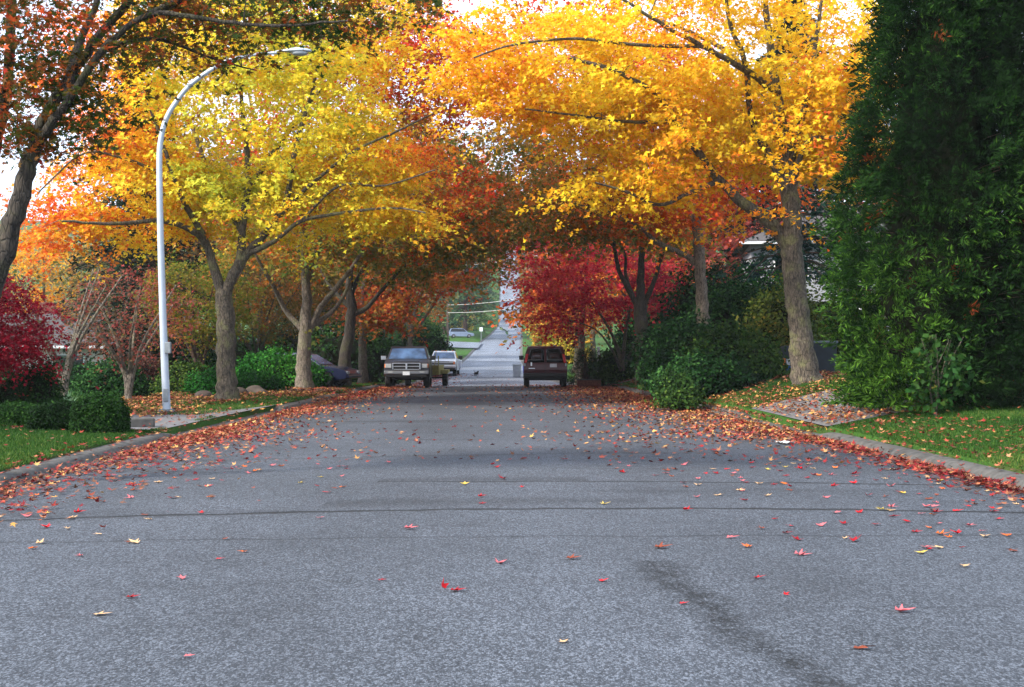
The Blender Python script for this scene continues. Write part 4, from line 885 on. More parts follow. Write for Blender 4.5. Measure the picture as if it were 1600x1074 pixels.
def pickup(label, loc, rz, col, kind):
    t = thing('pickup_truck', label, 'pickup truck', loc, rz)
    W = 2.0; hw = W/2; z0 = .52
    tp = lambda y, z: 1.0 if z < .95 else (1-.035*(z-.95)/.3 if z < 1.26 else .965-.17*(z-1.26)/.6)
    lower = [(.10, .62), (.04, .80), (.06, 1.06), (.22, 1.16), (.75, 1.22), (1.42, 1.27), (3.55, 1.28), (3.56, 1.24), (5.62, 1.24), (5.66, .70), (5.5, z0)]
    lower += arc(4.45, .47, z0-.02, d=-1)+[(3.7, .42), (1.7, .42)]+arc(1.02, .47, z0-.02, d=-1)+[(.4, .50)]
    poly_prism('body', t, col, lower, -hw, hw, .035, tp)
    cab = [(1.38, 1.25), (2.02, 1.80), (2.25, 1.87), (3.25, 1.87), (3.42, 1.80), (3.55, 1.25)]
    poly_prism('cab', t, col, cab, -hw*.97, hw*.97, .03, lambda y, z: 1-.19*(z-1.25)/.6)
    def cx(z): return hw*.97*(1-.19*(z-1.25)/.6)
    def wy(z): return 1.38+(z-1.25)*(2.02-1.38)/.55
    z1, z2 = 1.30, 1.77
    nrm = .012
    quad_panel('windscreen', t, GLASSB, [(-cx(z1)+.09, wy(z1)-nrm, z1), (cx(z1)-.09, wy(z1)-nrm, z1), (cx(z2)-.09, wy(z2)-nrm, z2), (-cx(z2)+.09, wy(z2)-nrm, z2)], .006)
    for s in (-1, 1):
        q_ = [(s*(cx(1.31)+.004), 1.62, 1.31), (s*(cx(1.76)+.004), 2.13, 1.76), (s*(cx(1.76)+.004), 3.25, 1.76), (s*(cx(1.31)+.004), 3.36, 1.31)]
        quad_panel('side_window', t, GLASS, q_ if s < 0 else q_[::-1], .006)
    if kind == 'dark':
        B('bumper', t, paint('bumper_silver', (128, 130, 134), .35, .7), [('b', (0, .02, .70), (1.98, .22, .17))], .04)
        B('bumper_skirt', t, BLACK, [('b', (0, .06, .56), (1.86, .2, .14))], .03)
        B('grille', t, BLACK, [('b', (0, .035, .97), (1.16, .10, .25))], .02)
        B('grille_surround', t, CHROME, [('b', (0, .0, 1.105), (1.24, .10, .035)), ('b', (0, .0, .835), (1.12, .10, .03)), ('b', (-.60, .0, .97), (.045, .10, .27)), ('b', (.60, .0, .97), (.045, .10, .27)), ('b', (0, -.02, .97), (.075, .09, .29)), ('b', (0, -.01, .97), (1.14, .06, .035))], .008)
        for s in (-1, 1):
            B('headlight', t, LENS, [('b', (s*.80, .055, .99), (.27, .10, .19))], .025)
            B('turn_signal', t, AMBER, [('b', (s*.945, .075, .99), (.05, .10, .17))], .012)
            B('fog_light', t, LENS, [('b', (s*.70, -.085, .71), (.22, .03, .07))], .012)
            B('side_mirror', t, BLACK if s > 0 else CHROME, [('b', (s*1.12, 1.72, 1.34), (.24, .10, .19)), ('b', (s*.99, 1.74, 1.29), (.16, .05, .05))], .03)
        B('bonnet_bulge', t, col, [('b', (0, .80, 1.21), (1.16, 1.15, .07), Matrix.Rotation(.075, 4, 'X'))], .03)
    else:
        B('bumper', t, CHROME, [('b', (0, .02, .72), (1.96, .20, .18))], .04)
        B('bumper_skirt', t, BLACK, [('b', (0, .06, .57), (1.86, .2, .14))], .03)
        B('grille', t, BLACK, [('b', (0, .035, 1.0), (1.62, .10, .23))], .02)
        B('grille_bar', t, col, [('b', (0, -.02, 1.0), (1.60, .05, .05))], .01)
        for s in (-1, 1):
            B('headlight', t, LENS, [('b', (s*.66, -.02, 1.05), (.30, .05, .10))], .012)
            B('turn_signal', t, AMBER, [('b', (s*.87, .0, 1.0), (.09, .09, .2))], .012)
            B('side_mirror', t, PLATE if s < 0 else BLACK, [('b', (s*1.24, 1.72, 1.38), (.30, .12, .24)), ('b', (s*1.04, 1.74, 1.33), (.2, .05, .05))], .03)
            B('rear_fender', t, col, [('b', (s*1.08, 4.45, 1.0), (.20, 1.0, .34)), ('b', (s*1.08, 4.0, .78), (.20, .16, .5))], .06)
        for x in (-.62, -.16, 0, .16, .62): B('clearance_light', t, AMBER, [('b', (x, 2.18, 1.885), (.09, .08, .05))], .012)
    B('number_plate', t, PLATE, [('b', (0, -.105, .66 if kind == 'dark' else .70), (.31, .012, .16))], .004)
    for s in (-1, 1):
        wheel(t, s*.86, 1.02, .40, .27); wheel(t, s*.86, 4.45, .40, .27)
        B('door_handle', t, BLACK, [('b', (s*.978, 2.95, 1.10), (.03, .16, .04))], .008)
    B('undercarriage', t, BLACK, [('b', (0, 2.8, .50), (1.3, 4.8, .14)), ('c', (0, 4.45, .40), .07, 1.5, 'x', 10), ('c', (0, 1.02, .40), .06, 1.5, 'x', 10)])
    return t
def put(px, D, dx=0): x = (px-800)*D/F+dx; return (x, D, float(Rz(np.array(x), np.array(D)))+.008)
DSIL = paint('dark_silver_paint', (42, 44, 52), .42, .0); WHT = paint('white_paint', (206, 212, 220), .3, 0.0)
pickup('dark silver pickup truck parked facing the camera on the left', put(635, 56.8), math.radians(2), DSIL, 'dark')
pickup('white pickup truck with roof lights and wide mirrors parked behind the silver one', put(691, 94), math.radians(-1), WHT, 'white')

# maroon van seen from behind: built with its tail towards -Y
MAR = paint('maroon_paint', (66, 10, 20), .35, .2)
loc = put(852, 57.0); van = thing('maroon_van', 'maroon van with two dark rear windows parked with its back to the camera', 'van', loc, math.radians(-1.0))
van.name = 'parked_van'
vz = lambda y, z: 1.0 if z < 1.05 else 1-.205*((z-1.05)/.8)**1.3
vp = [(.02, .55), (.0, .80), (.01, 1.05), (.08, 1.40), (.20, 1.74), (.34, 1.83), (1.2, 1.86), (3.3, 1.84), (3.6, 1.74), (4.2, 1.22), (4.9, 1.05), (5.0, .75), (4.95, .45)]+arc(4.1, .39, .42, d=-1)+[(3.6, .38), (1.5, .38)]+arc(.92, .39, .42, d=-1)+[(.4, .42)]
poly_prism('body', van, MAR, vp, -.98, .98, .045, vz)
def vy(z): return np.interp(z, [p[1] for p in vp[:6]], [p[0] for p in vp[:6]])
def vx(z): return .98*vz(0, z)
for s in (-1, 1):
    zz = [1.14, 1.42, 1.70]
    bm = bmesh.new(); zz = [1.12, 1.26, 1.40, 1.55, 1.70, 1.76]
    g_ = [[bm.verts.new((s*(.05+(vx(z)-.15-.02*abs(z-1.4)-.05)*k/4), float(vy(z))-.012-o_, z)) for k in range(5)] for z in zz for o_ in (0,)]
    for i in range(5):
        for k in range(4): bm.faces.new((g_[i][k], g_[i][k+1], g_[i+1][k+1], g_[i+1][k]))
    rw = mesh_obj('rear_window', bm, GLASS, van, smooth=True); sm = rw.modifiers.new('thick', 'SOLIDIFY'); sm.thickness = .012; sm.offset = 0
    bm = bmesh.new(); box(bm, (s*(vx(1.3)-.055), .055, 1.30), (.11, .13, .40))
    for v in bm.verts:
        if v.co.z > 1.3: v.co.x -= s*.075; v.co.y += .07
    mesh_obj('tail_light', bm, RED, van, .02)
    B('reversing_light', van, LENS, [('b', (s*.915, .0, 1.02), (.075, .05, .13))], .015)
    wheel(van, s*.84, .92, .35, .24); wheel(van, s*.84, 4.1, .35, .24)
    B('side_mirror', van, BLACK, [('b', (s*1.10, 3.75, 1.32), (.22, .12, .2)), ('b', (s*.98, 3.77, 1.26), (.14, .05, .05))], .03)
    q_ = [(s*(vx(1.16)+.004), .5, 1.16), (s*(vx(1.62)+.004), .6, 1.62), (s*(vx(1.62)+.004), 3.4, 1.62), (s*(vx(1.16)+.004), 3.9, 1.16)]
    quad_panel('side_window', van, GLASS, q_ if s < 0 else q_[::-1], .006)
B('bumper', van, BLACK, [('b', (0, .0, .56), (1.94, .22, .20))], .05)
B('door_seam', van, BLACK, [('b', (0, .005, .92), (.012, .02, .5))])
B('number_plate', van, PLATE, [('b', (.36, -.008, .99), (.31, .02, .16))], .004)
B('badge', van, CHROME, [('b', (-.60, -.006, .86), (.28, .014, .03))], .003)
B('door_handle', van, CHROME, [('b', (-.62, .0, 1.05), (.07, .05, .16))], .012)
B('undercarriage', van, BLACK, [('b', (0, 2.4, .42), (1.5, 4.4, .12)), ('c', (0, .92, .36), .06, 1.5, 'x', 10)])
B('roof_beacon', van, LENS, [('c', (.42, .8, 1.88), .06, .06, 'z', 12)], .01)

# blue sedan, side on in the left driveway; nose towards +X in the picture
BLU = paint('navy_paint', (30, 36, 66), .25, .35)
sx_, sy_ = (500-800)*50.5/F, 50.5
def sedan(label, loc, rz, col, tall=0.0, name='parked_car', cat='car'):
    t = thing(name, label, cat, loc, rz); z0 = .30
    k = tall
    lower = [(.05, .36), (0, .55), (.08, .68+k*.3), (.5, .80+k*.3), (1.15, .88+k*.3), (3.7, .94+k*.3), (4.35, .92+k*.3), (4.5, .62), (4.42, .34)]+arc(3.65, .35, z0, d=-1)+[(3.2, .24), (1.3, .24)]+arc(.88, .35, z0, d=-1)+[(.4, .30)]
    poly_prism('body', t, col, lower, -.87, .87, .04, lambda y, z: 1-.05*max(0, z-.6)/.3)
    roof = [(1.05, .86+k*.3), (1.85, 1.34+k), (2.3, 1.41+k), (2.9, 1.41+k), (3.25 if not k else 4.1, 1.36+k), (3.85 if not k else 4.4, .92+k*.3)]
    tpr = lambda y, z: 1-.22*max(0, z-.9)/.5
    poly_prism('roof', t, col, roof, -.82, .82, .03, tpr)
    for s in (-1, 1):
        zl, zh = .97+k*.3, 1.31+k
        q_ = [(s*(.82*tpr(0, zl)+.005), 1.32, zl), (s*(.82*tpr(0, zh)+.005), 1.9, zh), (s*(.82*tpr(0, zh)+.005), 3.15 if not k else 4.0, zh), (s*(.82*tpr(0, zl)+.005), 3.6 if not k else 4.2, zl)]
        quad_panel('side_window', t, GLASS, q_ if s < 0 else q_[::-1], .006)
        wheel(t, s*.76, .88, .31, .2); wheel(t, s*.76, 3.65, .31, .2)
        B('headlight', t, LENS, [('b', (s*.66, .06, .60), (.26, .14, .12))], .02)
        B('tail_light', t, RED, [('b', (s*.68, 4.46, .74), (.28, .08, .12))], .02)
        B('side_mirror', t, col, [('b', (s*.93, 1.45, .98+k*.3), (.18, .08, .12))], .02)
    y1 = lambda z: 1.05+(z-.86-k*.3)*(.8)/(.48+k*.7)
    zl, zh = .93+k*.3, 1.30+k
    quad_panel('windscreen', t, GLASSB, [(-.70, y1(zl)-.012, zl), (.70, y1(zl)-.012, zl), (.60, y1(zh)-.012, zh), (-.60, y1(zh)-.012, zh)], .006)
    B('bumper', t, col, [('b', (0, .0, .44), (1.66, .14, .14))], .04)
    B('door_seam', t, BLACK, [('b', (s*.853, y, .62), (.03, .012, .5)) for s in (-1, 1) for y in (1.45, 2.45)])
    B('undercarriage', t, BLACK, [('b', (0, 2.2, .26), (1.2, 3.6, .1))])
    return t
x0 = (548-800)*51/F
sedan('dark blue sedan in the driveway half hidden by maple trunks', (x0, 52.0, float(H(x0-2, 52))-.02), math.radians(78), BLU)
SILV = paint('silver_paint', (116, 128, 148), .3, .4)
xs_ = (740-800)*228/F
sedan('small silver family car parked on the far lawn by the side street', (xs_, 228, float(H(xs_-2, 228))), math.radians(98), SILV, tall=.28)

# utility trailer behind the dark pickup
YEL = plain('faded_yellow_paint', (150, 146, 84), .6, noise=.25, nscale=9)
loc = put(668, 62.5); tr = thing('utility_trailer', 'small yellow fendered utility trailer parked behind the silver pickup', 'trailer', (loc[0], loc[1], loc[2]), math.radians(-3))
B('trailer_bed', tr, YEL, [('b', (-.2, 1.2, .62), (1.5, 2.4, .08)), ('b', (-.2, 0.03, .85), (1.5, .05, .4)), ('b', (-.93, 1.2, .85), (.05, 2.4, .4)), ('b', (.53, 1.2, .85), (.05, 2.4, .4))], .01)
B('fender', tr, YEL, [('b', (.74, 1.2, .80), (.36, .95, .05)), ('b', (.74, .73, .72), (.36, .05, .2)), ('b', (.92, 1.2, .74), (.02, .9, .16))], .02)
B('fender', tr, YEL, [('b', (-1.12, 1.2, .80), (.34, .95, .05)), ('b', (-1.12, .73, .72), (.34, .05, .2))], .02)
wheel(tr, .74, 1.2, .37, .24); wheel(tr, -1.12, 1.2, .37, .24)
B('drawbar', tr, BLACK, [('b', (-.2, -.5, .5), (.1, 1.1, .08)), ('b', (-.2, 1.2, .42), (2.0, .08, .08))])
B('corner_post', tr, YEL, [('b', (.53, .06, 1.15), (.05, .05, .7))], .006)
B('corner_post', tr, YEL, [('b', (.36, .06, 1.25), (.035, .035, .9), Matrix.Rotation(.12, 4, 'Y'))], .006)

# bins behind the golden maple
def bin_thing(label, loc, mat, w=.6, h=1.05, stickers=False, rz=0., lid=None, d=None, group=None):
    t = thing('wheeled_bin', label, 'bin', loc, rz, group); d = d or w*1.1
    bm = bmesh.new(); vs = box(bm, (0, 0, h*.46), (w, d, h*.88))
    for v in vs:
        if v.co.z < h*.3: v.co.x *= .82; v.co.y *= .8
    mesh_obj('bin_body', bm, mat, t, .035)
    B('lid', t, lid or mat, [('b', (0, 0, h*.94), (w*1.05, d*1.05, h*.08)), ('b', (0, d*.50, h*.9), (w*.8, .05, .05))], .03)
    for s in (-1, 1): B('wheel', t, RUBBER, [('c', (s*w*.38, d*.42, .10), .10, .06, 'x', 16)], .01)
    B('handle', t, BLACK, [('c', (0, d*.58, h*.88), .016, w*.7, 'x', 8)])
    return t
BINB = plain('bin_black', (34, 42, 52), .5, noise=.15)
D = 39.5
x = (1235-800)*D/F; t = thing('composter', 'round topped black container with coloured stickers left of the leaning maple', 'container', (x, D, float(H(x, D))-.06), -.1)
pr = [(.0, 0)]+[(0.0, .62)]+[(.0+.16-.16*math.cos(a), .74+.20*math.sin(a)) for a in np.linspace(0, math.pi/2, 6)]+[(.8, .94), (.86, .86), (.86, 0)]
bm = bmesh.new(); prof = [(-.30, 0), (-.34, .66)]+[(-.34+.16*(1-math.cos(a)), .74+.22*math.sin(a)) for a in np.linspace(0, math.pi/2, 7)]+[(.18+.16*math.sin(a), .74+.22*math.cos(a)) for a in np.linspace(0, math.pi/2, 7)]+[(.34, .66), (.30, 0)]
a = [bm.verts.new((p[0], -.32, p[1])) for p in prof]; b_ = [bm.verts.new((p[0], .32, p[1])) for p in prof]
bm.faces.new(a); bm.faces.new(b_[::-1])
for i in range(len(prof)): j = (i+1) % len(prof); bm.faces.new((a[i], b_[i], b_[j], a[j]))
mesh_obj('container_body', bm, BINB, t, .03)
for (cx_, cz_, w_, h_, mm) in ((-.235, .40, .10, .34, plain('sticker_orange', (206, 110, 26), .5)), (-.10, .46, .11, .2, plain('sticker_white', (196, 200, 206), .5)), (-.08, .28, .14, .14, plain('sticker_blue', (24, 84, 140), .5)), (.06, .44, .12, .22, plain('sticker_red', (190, 44, 40), .5)), (.07, .26, .10, .12, plain('sticker_pink', (206, 150, 150), .5))):
    B('sticker', t, mm, [('b', (cx_, -.323, cz_), (w_, .008, h_))])
x = (1290-800)*D/F; bin_thing('black wheeled bin with grey lid between leaning maple and cedar hedge', (x-.15, D-.1, float(H(x, D))-.05), BINB, .8, 1.02, lid=plain('bin_lid_grey', (84, 90, 104), .5), d=.75)

# bins and bits past the van
x = 5*.0+(806-800)*88/F; GREYB = plain('bin_grey', (130, 140, 150), .6); BLUEB = plain('bin_blue', (30, 60, 190), .5)
bin_thing('grey bin at the right roadside past the van', (.35, 92, float(Rz(np.array(.35), np.array(92.)))), GREYB, .6, .95)
bin_thing('bright blue recycling bin beside the grey one past the van', (1.0, 91, float(Rz(np.array(1.0), np.array(91.)))), BLUEB, .45, .85)
x = (893-800)*66/F+1.2; bin_thing('dark green wheeled bin by the driveway right of the van', cz((893-800)*64/F+2.0, 64), plain('bin_green', (18, 50, 48), .5), .7, 1.1)
x = (886-800)*66/F+1.6; t = thing('gate_post', 'white painted post beside the dark green bin', 'post', cz((897-800)*63/F+1.2, 63)); B('post', t, plain('white_wood', (200, 202, 206), .6), [('b', (0, 0, .9), (.12, .12, 1.8))], .01); B('post_cap', t, plain('white_wood', (200, 202, 206), .6), [('b', (0, 0, 1.83), (.18, .18, .06))], .01)
# brick planter
BRICK = plain('planter_brick', (120, 74, 62), .9, noise=.35, nscale=18, bump=.5)
x = (912-800)*59.6/F; t = thing('brick_planter', 'low weathered brick planter in front of the small conical evergreens', 'planter', (x+.25, 59.8, float(H(x+.25, 59.8))-.05)); B('planter_wall', t, BRICK, [('b', (0, 0, .13), (1.1, .5, .28))], .02); B('coping', t, CONC, [('b', (0, 0, .285), (1.16, .56, .05))], .01)
# boulders
ROCK = plain('garden_rock', (74, 64, 58), .9, noise=.35, nscale=4, bump=.8)
for k, (px, D, s_, lab) in enumerate([(318, 39.5, .26, 'brown garden boulder left of the yellow maple trunk'), (378, 42, .27, 'flat brown garden boulder right of the yellow maple trunk'), (402, 43, .36, 'largest grey brown boulder in front of the low green plant'), (222, 31, .0, '')]):
    if not s_: continue
    x = (px-800)*D/F; r_ = np.random.default_rng(200+k); bm = bmesh.new(); bmesh.ops.create_icosphere(bm, subdivisions=3, radius=1)
    for v in bm.verts:
        q_ = np.array(v.co); s2 = 1+.22*float(snoise(q_[None], 200+k, 1.6)[0])+.05*float(snoise(q_[None], 210+k, 5)[0]); v.co = (q_[0]*s_*s2, q_[1]*s_*.8*s2, q_[2]*s_*.62*s2)
    o = mesh_obj('boulder', bm, ROCK, None, smooth=True, loc=(x, D, float(H(x, D))+.04)); tag(o, lab, 'boulder', 'boulders edging the left garden')
# stone kerb end by the lawn corner
o = B('kerb_stone', None, CONC, [('b', (0, 0, .06), (.95, .32, .24))], .03); o.location = (-7.25, 24.2, float(H(-7.0, 24.2))); o.rotation_euler.z = .35; tag(o, 'loose concrete kerb block at the tip of the left lawn', 'kerb block')
# crumpled paper
bm = bmesh.new(); bmesh.ops.create_grid(bm, x_segments=8, y_segments=6, size=.5)
for v in bm.verts: v.co = (v.co.x*.26, v.co.y*.22, .03+.012*math.sin(v.co.x*9)+.01*math.cos(v.co.y*11)+random.uniform(0, .006))
o = mesh_obj('paper_scrap', bm, plain('paper', (214, 214, 210), .8, noise=.04)); x = (1225-800)*22.0/F; o.location = (x, 21.9, float(Rz(np.array(x), np.array(21.9)))+.0); o.rotation_euler.z = .3
so = o.modifiers.new('thick', 'SOLIDIFY'); so.thickness = .002; tag(o, 'flat scrap of white paper among leaves at the right kerb', 'paper')

# cat on the road
def cat():
    D = 93.; x = (744-800)*D/F; z = float(Rz(np.array(x), np.array(D)))
    t = thing('cat', 'small black cat standing alone in the middle of the street', 'cat', (x, D, z), .5)
    FUR = plain('black_fur', (16, 15, 16), .9, noise=.2)
    bm = bmesh.new(); me = bpy.data.meshes.new('cat_body')
    vs = [(0, 0, .26, .085), (0, -.14, .26, .085), (0, -.25, .31, .055), (0, -.33, .36, .062), (0, -.39, .345, .03), (0, .14, .26, .08),
          (.05, -.17, .18, .033), (.05, -.19, .09, .02), (.05, -.2, .02, .022), (-.05, -.17, .18, .033), (-.05, -.15, .09, .02), (-.05, -.17, .02, .022),
          (.05, .17, .18, .045), (.05, .21, .10, .02), (.05, .18, .02, .022), (-.05, .17, .18, .045), (-.05, .19, .10, .02), (-.05, .16, .02, .022),
          (0, .22, .30, .022), (0, .32, .36, .018), (0, .38, .48, .016), (.035, -.33, .43, .012), (-.035, -.33, .43, .012)]
    es = [(0, 1), (1, 2), (2, 3), (3, 4), (0, 5), (1, 6), (6, 7), (7, 8), (1, 9), (9, 10), (10, 11), (5, 12), (12, 13), (13, 14), (5, 15), (15, 16), (16, 17), (5, 18), (18, 19), (19, 20), (3, 21), (3, 22)]
    me.from_pydata([v[:3] for v in vs], es, []); o = bpy.data.objects.new('cat_body', me); C.objects.link(o); o.parent = t; me.materials.append(FUR)
    sk = o.modifiers.new('skin', 'SKIN'); sk.use_smooth_shade = True
    for v, d in zip(vs, me.skin_vertices[0].data): d.radius = (v[3], v[3])
    me.skin_vertices[0].data[0].use_root = True
    ss = o.modifiers.new('sub', 'SUBSURF'); ss.levels = ss.render_levels = 2
cat()

# ------------------------------------------------------------------ houses
WALLW = plain('white_stucco', (196, 192, 186), .9, noise=.08, nscale=3); ROOFG = plain('grey_shingles', (70, 66, 66), .9, noise=.3, nscale=14, bump=.4)
TRIM = plain('white_trim', (214, 216, 220), .6, noise=.04); SID = plain('grey_siding', (140, 142, 148), .8, noise=.08, nscale=5)
def house(label, loc, rz, W, Dp, Hh, ro, wall, wins, name='house', gable=False):
    t = thing(name, label, 'house', loc, rz)
    B('wall', t, wall, [('b', (0, 0, Hh/2-.6), (W, Dp, Hh+1.2))])
    bm = bmesh.new(); e = .6; a, b_ = W/2+e, Dp/2+e; r_ = W/2-Dp/2*.9 if not gable else a
    r_ = max(.4, r_)
    vs = [bm.verts.new(p) for p in ((-a, -b_, Hh+.01), (a, -b_, Hh+.01), (a, b_, Hh+.01), (-a, b_, Hh+.01), (-r_, 0, Hh+ro), (r_, 0, Hh+ro))]
    for f in ((0, 1, 5, 4), (1, 2, 5), (2, 3, 4, 5), (3, 0, 4), (3, 2, 1, 0)): bm.faces.new([vs[i] for i in f])
    rf = mesh_obj('roof', bm, ROOFG, t)
    B('chimney', rf, BRICK, [('b', (W*.2, .4, Hh+ro*.8), (.7, .6, 1.8))], .01)
    B('gutter', t, TRIM, [('b', (0, -b_-.04, Hh-.02), (2*a, .1, .12)), ('b', (W/2-.1, -Dp/2-.06, Hh/2-.1), (.09, .09, Hh))], .01)
    for (x, z, w, h) in wins:
        f = B('window', t, TRIM, [('b', (x, -Dp/2-.02, z+h/2+.04), (w+.16, .1, .09)), ('b', (x, -Dp/2-.02, z-h/2-.04), (w+.16, .1, .09)), ('b', (x-w/2-.04, -Dp/2-.02, z), (.08, .1, h)), ('b', (x+w/2+.04, -Dp/2-.02, z), (.08, .1, h)), ('b', (x, -Dp/2-.02, z), (.05, .08, h))])
        B('pane', f, GLASS, [('b', (x, -Dp/2-.01, z), (w, .03, h))])
    return t
house('white walled bungalow with grey hipped roof behind the half bare trees', (-26.0, 64, float(H(-24, 64))-.95), .15, 13, 8, 2.4, 1.7, WALLW, [(-3, 1.4, 1.8, 1.2), (1, 1.4, 1.8, 1.2), (4.5, 1.4, 1.2, 1.2)])
house('white two storey house glimpsed between golden maple and cedar hedge', (19.5, 68, float(H(19, 68))-.2), -.12, 14, 9, 5.6, 2.4, SID, [(-5, 1.6, 1.8, 1.3), (-1.5, 1.6, 1.6, 1.3), (3.5, 1.6, 1.8, 1.3), (-5, 4.3, 1.6, 1.2), (-1.5, 4.3, 1.4, 1.2), (3.5, 4.3, 1.6, 1.2)])
house('pale house in the gardens behind the blue sedan', (-30, 100, float(H(-30, 100))-.2), .1, 12, 8, 3, 2.4, WALLW, [(-3, 1.6, 1.6, 1.2), (2, 1.6, 1.6, 1.2)])
house('far white bungalow beside the side street', (-34, 235, float(H(-34, 235))-.2), .1, 14, 9, 3.2, 2.6, WALLW, [(-3, 1.6, 1.8, 1.3), (2, 1.6, 1.8, 1.3)])

# power lines and pole on the far side
WOOD = plain('pole_wood', (84, 70, 60), .9, noise=.3, nscale=6, bump=.3)
t = thing('utility_pole', 'dark wooden utility pole by the side street corner', 'utility pole', cz(-9.2, 183)); tb = Tubes(); tb.add([(0, 0, -.3), (0, 0, 5), (0, 0, 12.5)], [.17, .15, .12], 12); tb.build('pole', WOOD, t)
B('crossarm', t, WOOD, [('b', (0, 0, 11.6), (2.4, .12, .14))], .01)
for xx in (-1.0, -.3, .4, 1.0): B('insulator', t, plain('ceramic', (150, 150, 150), .3), [('c', (xx, 0, 11.75), .06, .16, 'z', 10)])
t2 = thing('utility_pole', 'wooden utility pole on the right before the far rise', 'utility pole', cz(7.5, 150)); tb = Tubes(); tb.add([(0, 0, -.3), (0, 0, 5), (0, 0, 13.5)], [.17, .15, .12], 12); tb.build('pole', WOOD, t2)
B('crossarm', t2, WOOD, [('b', (0, 0, 12.6), (2.4, .12, .14))], .01)
WIRE = plain('aluminium_wire', (176, 176, 170), .5, noise=.05)
zl = float(H(-9.2, 183)); zr_ = float(H(7.5, 150))
for k, (za, zb, lab) in enumerate(((11.9, 12.9, 'topmost pale power line crossing the far street'), (6.3, 8.2, 'middle pale overhead cable crossing the far street'), (5.2, 7.0, 'lowest pale overhead cable crossing the far street'))):
    a = np.array([-9.2, 183, zl+za]); b_ = np.array([7.5, 150, zr_+zb]); tt = np.linspace(0, 1, 14)[:, None]; pth = a*(1-tt)+b_*tt; pth[:, 2] -= .5*4*(tt[:, 0]*(1-tt[:, 0]))
    tb = Tubes(); tb.add(pth-a, np.full(14, .035), 6); o = tb.build('power_cable', WIRE); o.location = a; tag(o, lab, 'cable', 'overhead cables across the street')
t = thing('street_sign', 'small pale sign on a post at the far lawn corner', 'sign', cz(-5.4, 224)); B('post', t, GALVD, [('b', (0, 0, 1.0), (.1, .1, 2.0))]); B('sign_panel', t, TRIM, [('b', (0, -.07, 2.0), (.55, .04, .7))], .02)

# spiky plant on the left
t = thing('spiky_plant', 'pale spiky leaved plant behind the clipped hedge', 'plant', cz(-10.6, 30.5)); r_ = np.random.default_rng(5); n = 60
th = r_.uniform(0, 6.28, n); el = r_.uniform(.5, 1.4, n); d = np.stack([np.cos(th)*np.cos(el), np.sin(th)*np.cos(el), np.sin(el)], 1)
V = []; Fq = []
for k in range(n):
    s = np.cross(d[k], [0, 0, 1]); s /= np.linalg.norm(s); L_ = r_.uniform(.35, .6)
    V += [d[k]*0-s*.018, s*.018, d[k]*L_*.6+s*.014, d[k]*L_-[0, 0, .05], d[k]*L_*.6-s*.014]; Fq += [[5*k, 5*k+1, 5*k+2, 5*k+4]]
Ft = [[5*k+4, 5*k+2, 5*k+3] for k in range(n)]
link_mesh('blade', arr_mesh('blade', np.array(V), [np.array(Fq), np.array(Ft)], np.tile(s2l((110, 140, 110)), (len(V), 1))), EVER, t)

# ------------------------------------------------------------------ grass
def surf(x, y):
    on = (x > eL(y)+.0) & (x < eR(y)-.0)
    e = np.where(x < 0, eL(y)-x, x-eR(y))
    kz = Rz(np.clip(x, eL(y), eR(y)), y)+.135
    z = np.where(on, Rz(x, y)+.004, np.where((e >= 0) & (e < .38), kz, H(x, y)+.012))
    return np.where((e > 0) & (e < .16), kz-.085, z)
def in_drive(x, y):
    return ((x < -6.6) & (y > 23.3+(-7.0-x)*.2) & (y < 28.6-(-7.0-x)*.38)) | ((x < -6.3) & (x > -7.0+(y-28.6)*.088) & (y > 28) & (y < 35)) | ((x > 5.3) & (x < 13) & (y > 23.6+(x-5.8)*.36) & (y < 30.5-(x-5.7)*.13)) | ((x < -6) & (y > 46-.0) & (y < 51.2+(-6.6-x)*.15) & (x > -20)) | ((x > 4.4) & (x < 9) & (y > 57.1) & (y < 61.7))
def grass(name, label, x0, x1, y0, y1, n, h, seed, wgt=None):
    r_ = np.random.default_rng(seed); x = r_.uniform(x0, x1, n); y = r_.uniform(y0, y1, n)
    m_ = ((x < eL(y)-.36) | (x > eR(y)+.36)) & ~in_drive(x, y); x, y = x[m_], y[m_]; n = len(x)
    z = H(x, y); a = r_.uniform(0, 6.28, n); w = r_.uniform(.004, .008, n)*(1+y/30); hh_ = h*r_.uniform(.5, 1.2, n)
    lean = r_.normal(size=(n, 2))*.35*hh_[:, None]
    p = np.stack([x, y, z-.005], 1); s = np.stack([np.cos(a)*w, np.sin(a)*w, 0*w], 1)
    tip = p+np.concatenate([lean, hh_[:, None]], 1)
    V = np.stack([p-s, p+s, tip], 1); i = np.arange(n*3).reshape(n, 3)
    tone = snoise(p, seed, 1.2)*.25+.5+r_.normal(size=n)*.2
    col = palette(tone, [(26, 52, 18), (42, 76, 26), (60, 96, 34), (112, 122, 60)])
    o = link_mesh(name, arr_mesh(name, V, i, np.repeat(col, 3, 0)), GRASSM); tag(o, label, 'grass', kind='stuff'); return o
grass('grass', 'short green lawn grass at the lower left corner', -14, -5.9, 9.0, 24, 170000, .05, 1)
grass('grass', 'leaf strewn green grass in front of the cedar hedge on the right', 5.9, 13, 9.0, 25.5, 170000, .05, 2)
grass('grass', 'grass verge around the lamp post foot', -13, -6.0, 26.5, 46, 90000, .06, 3)
grass('grass', 'patchy grass under the golden maple', 5.4, 9, 29.5, 36, 26000, .07, 4)
grass('grass', 'short bright lawn past the right driveway', 4.8, 9, 46, 57, 50000, .06, 5)
grass('grass', 'verge grass beside the parked pickup', -10, -6.3, 51, 72, 40000, .07, 6)

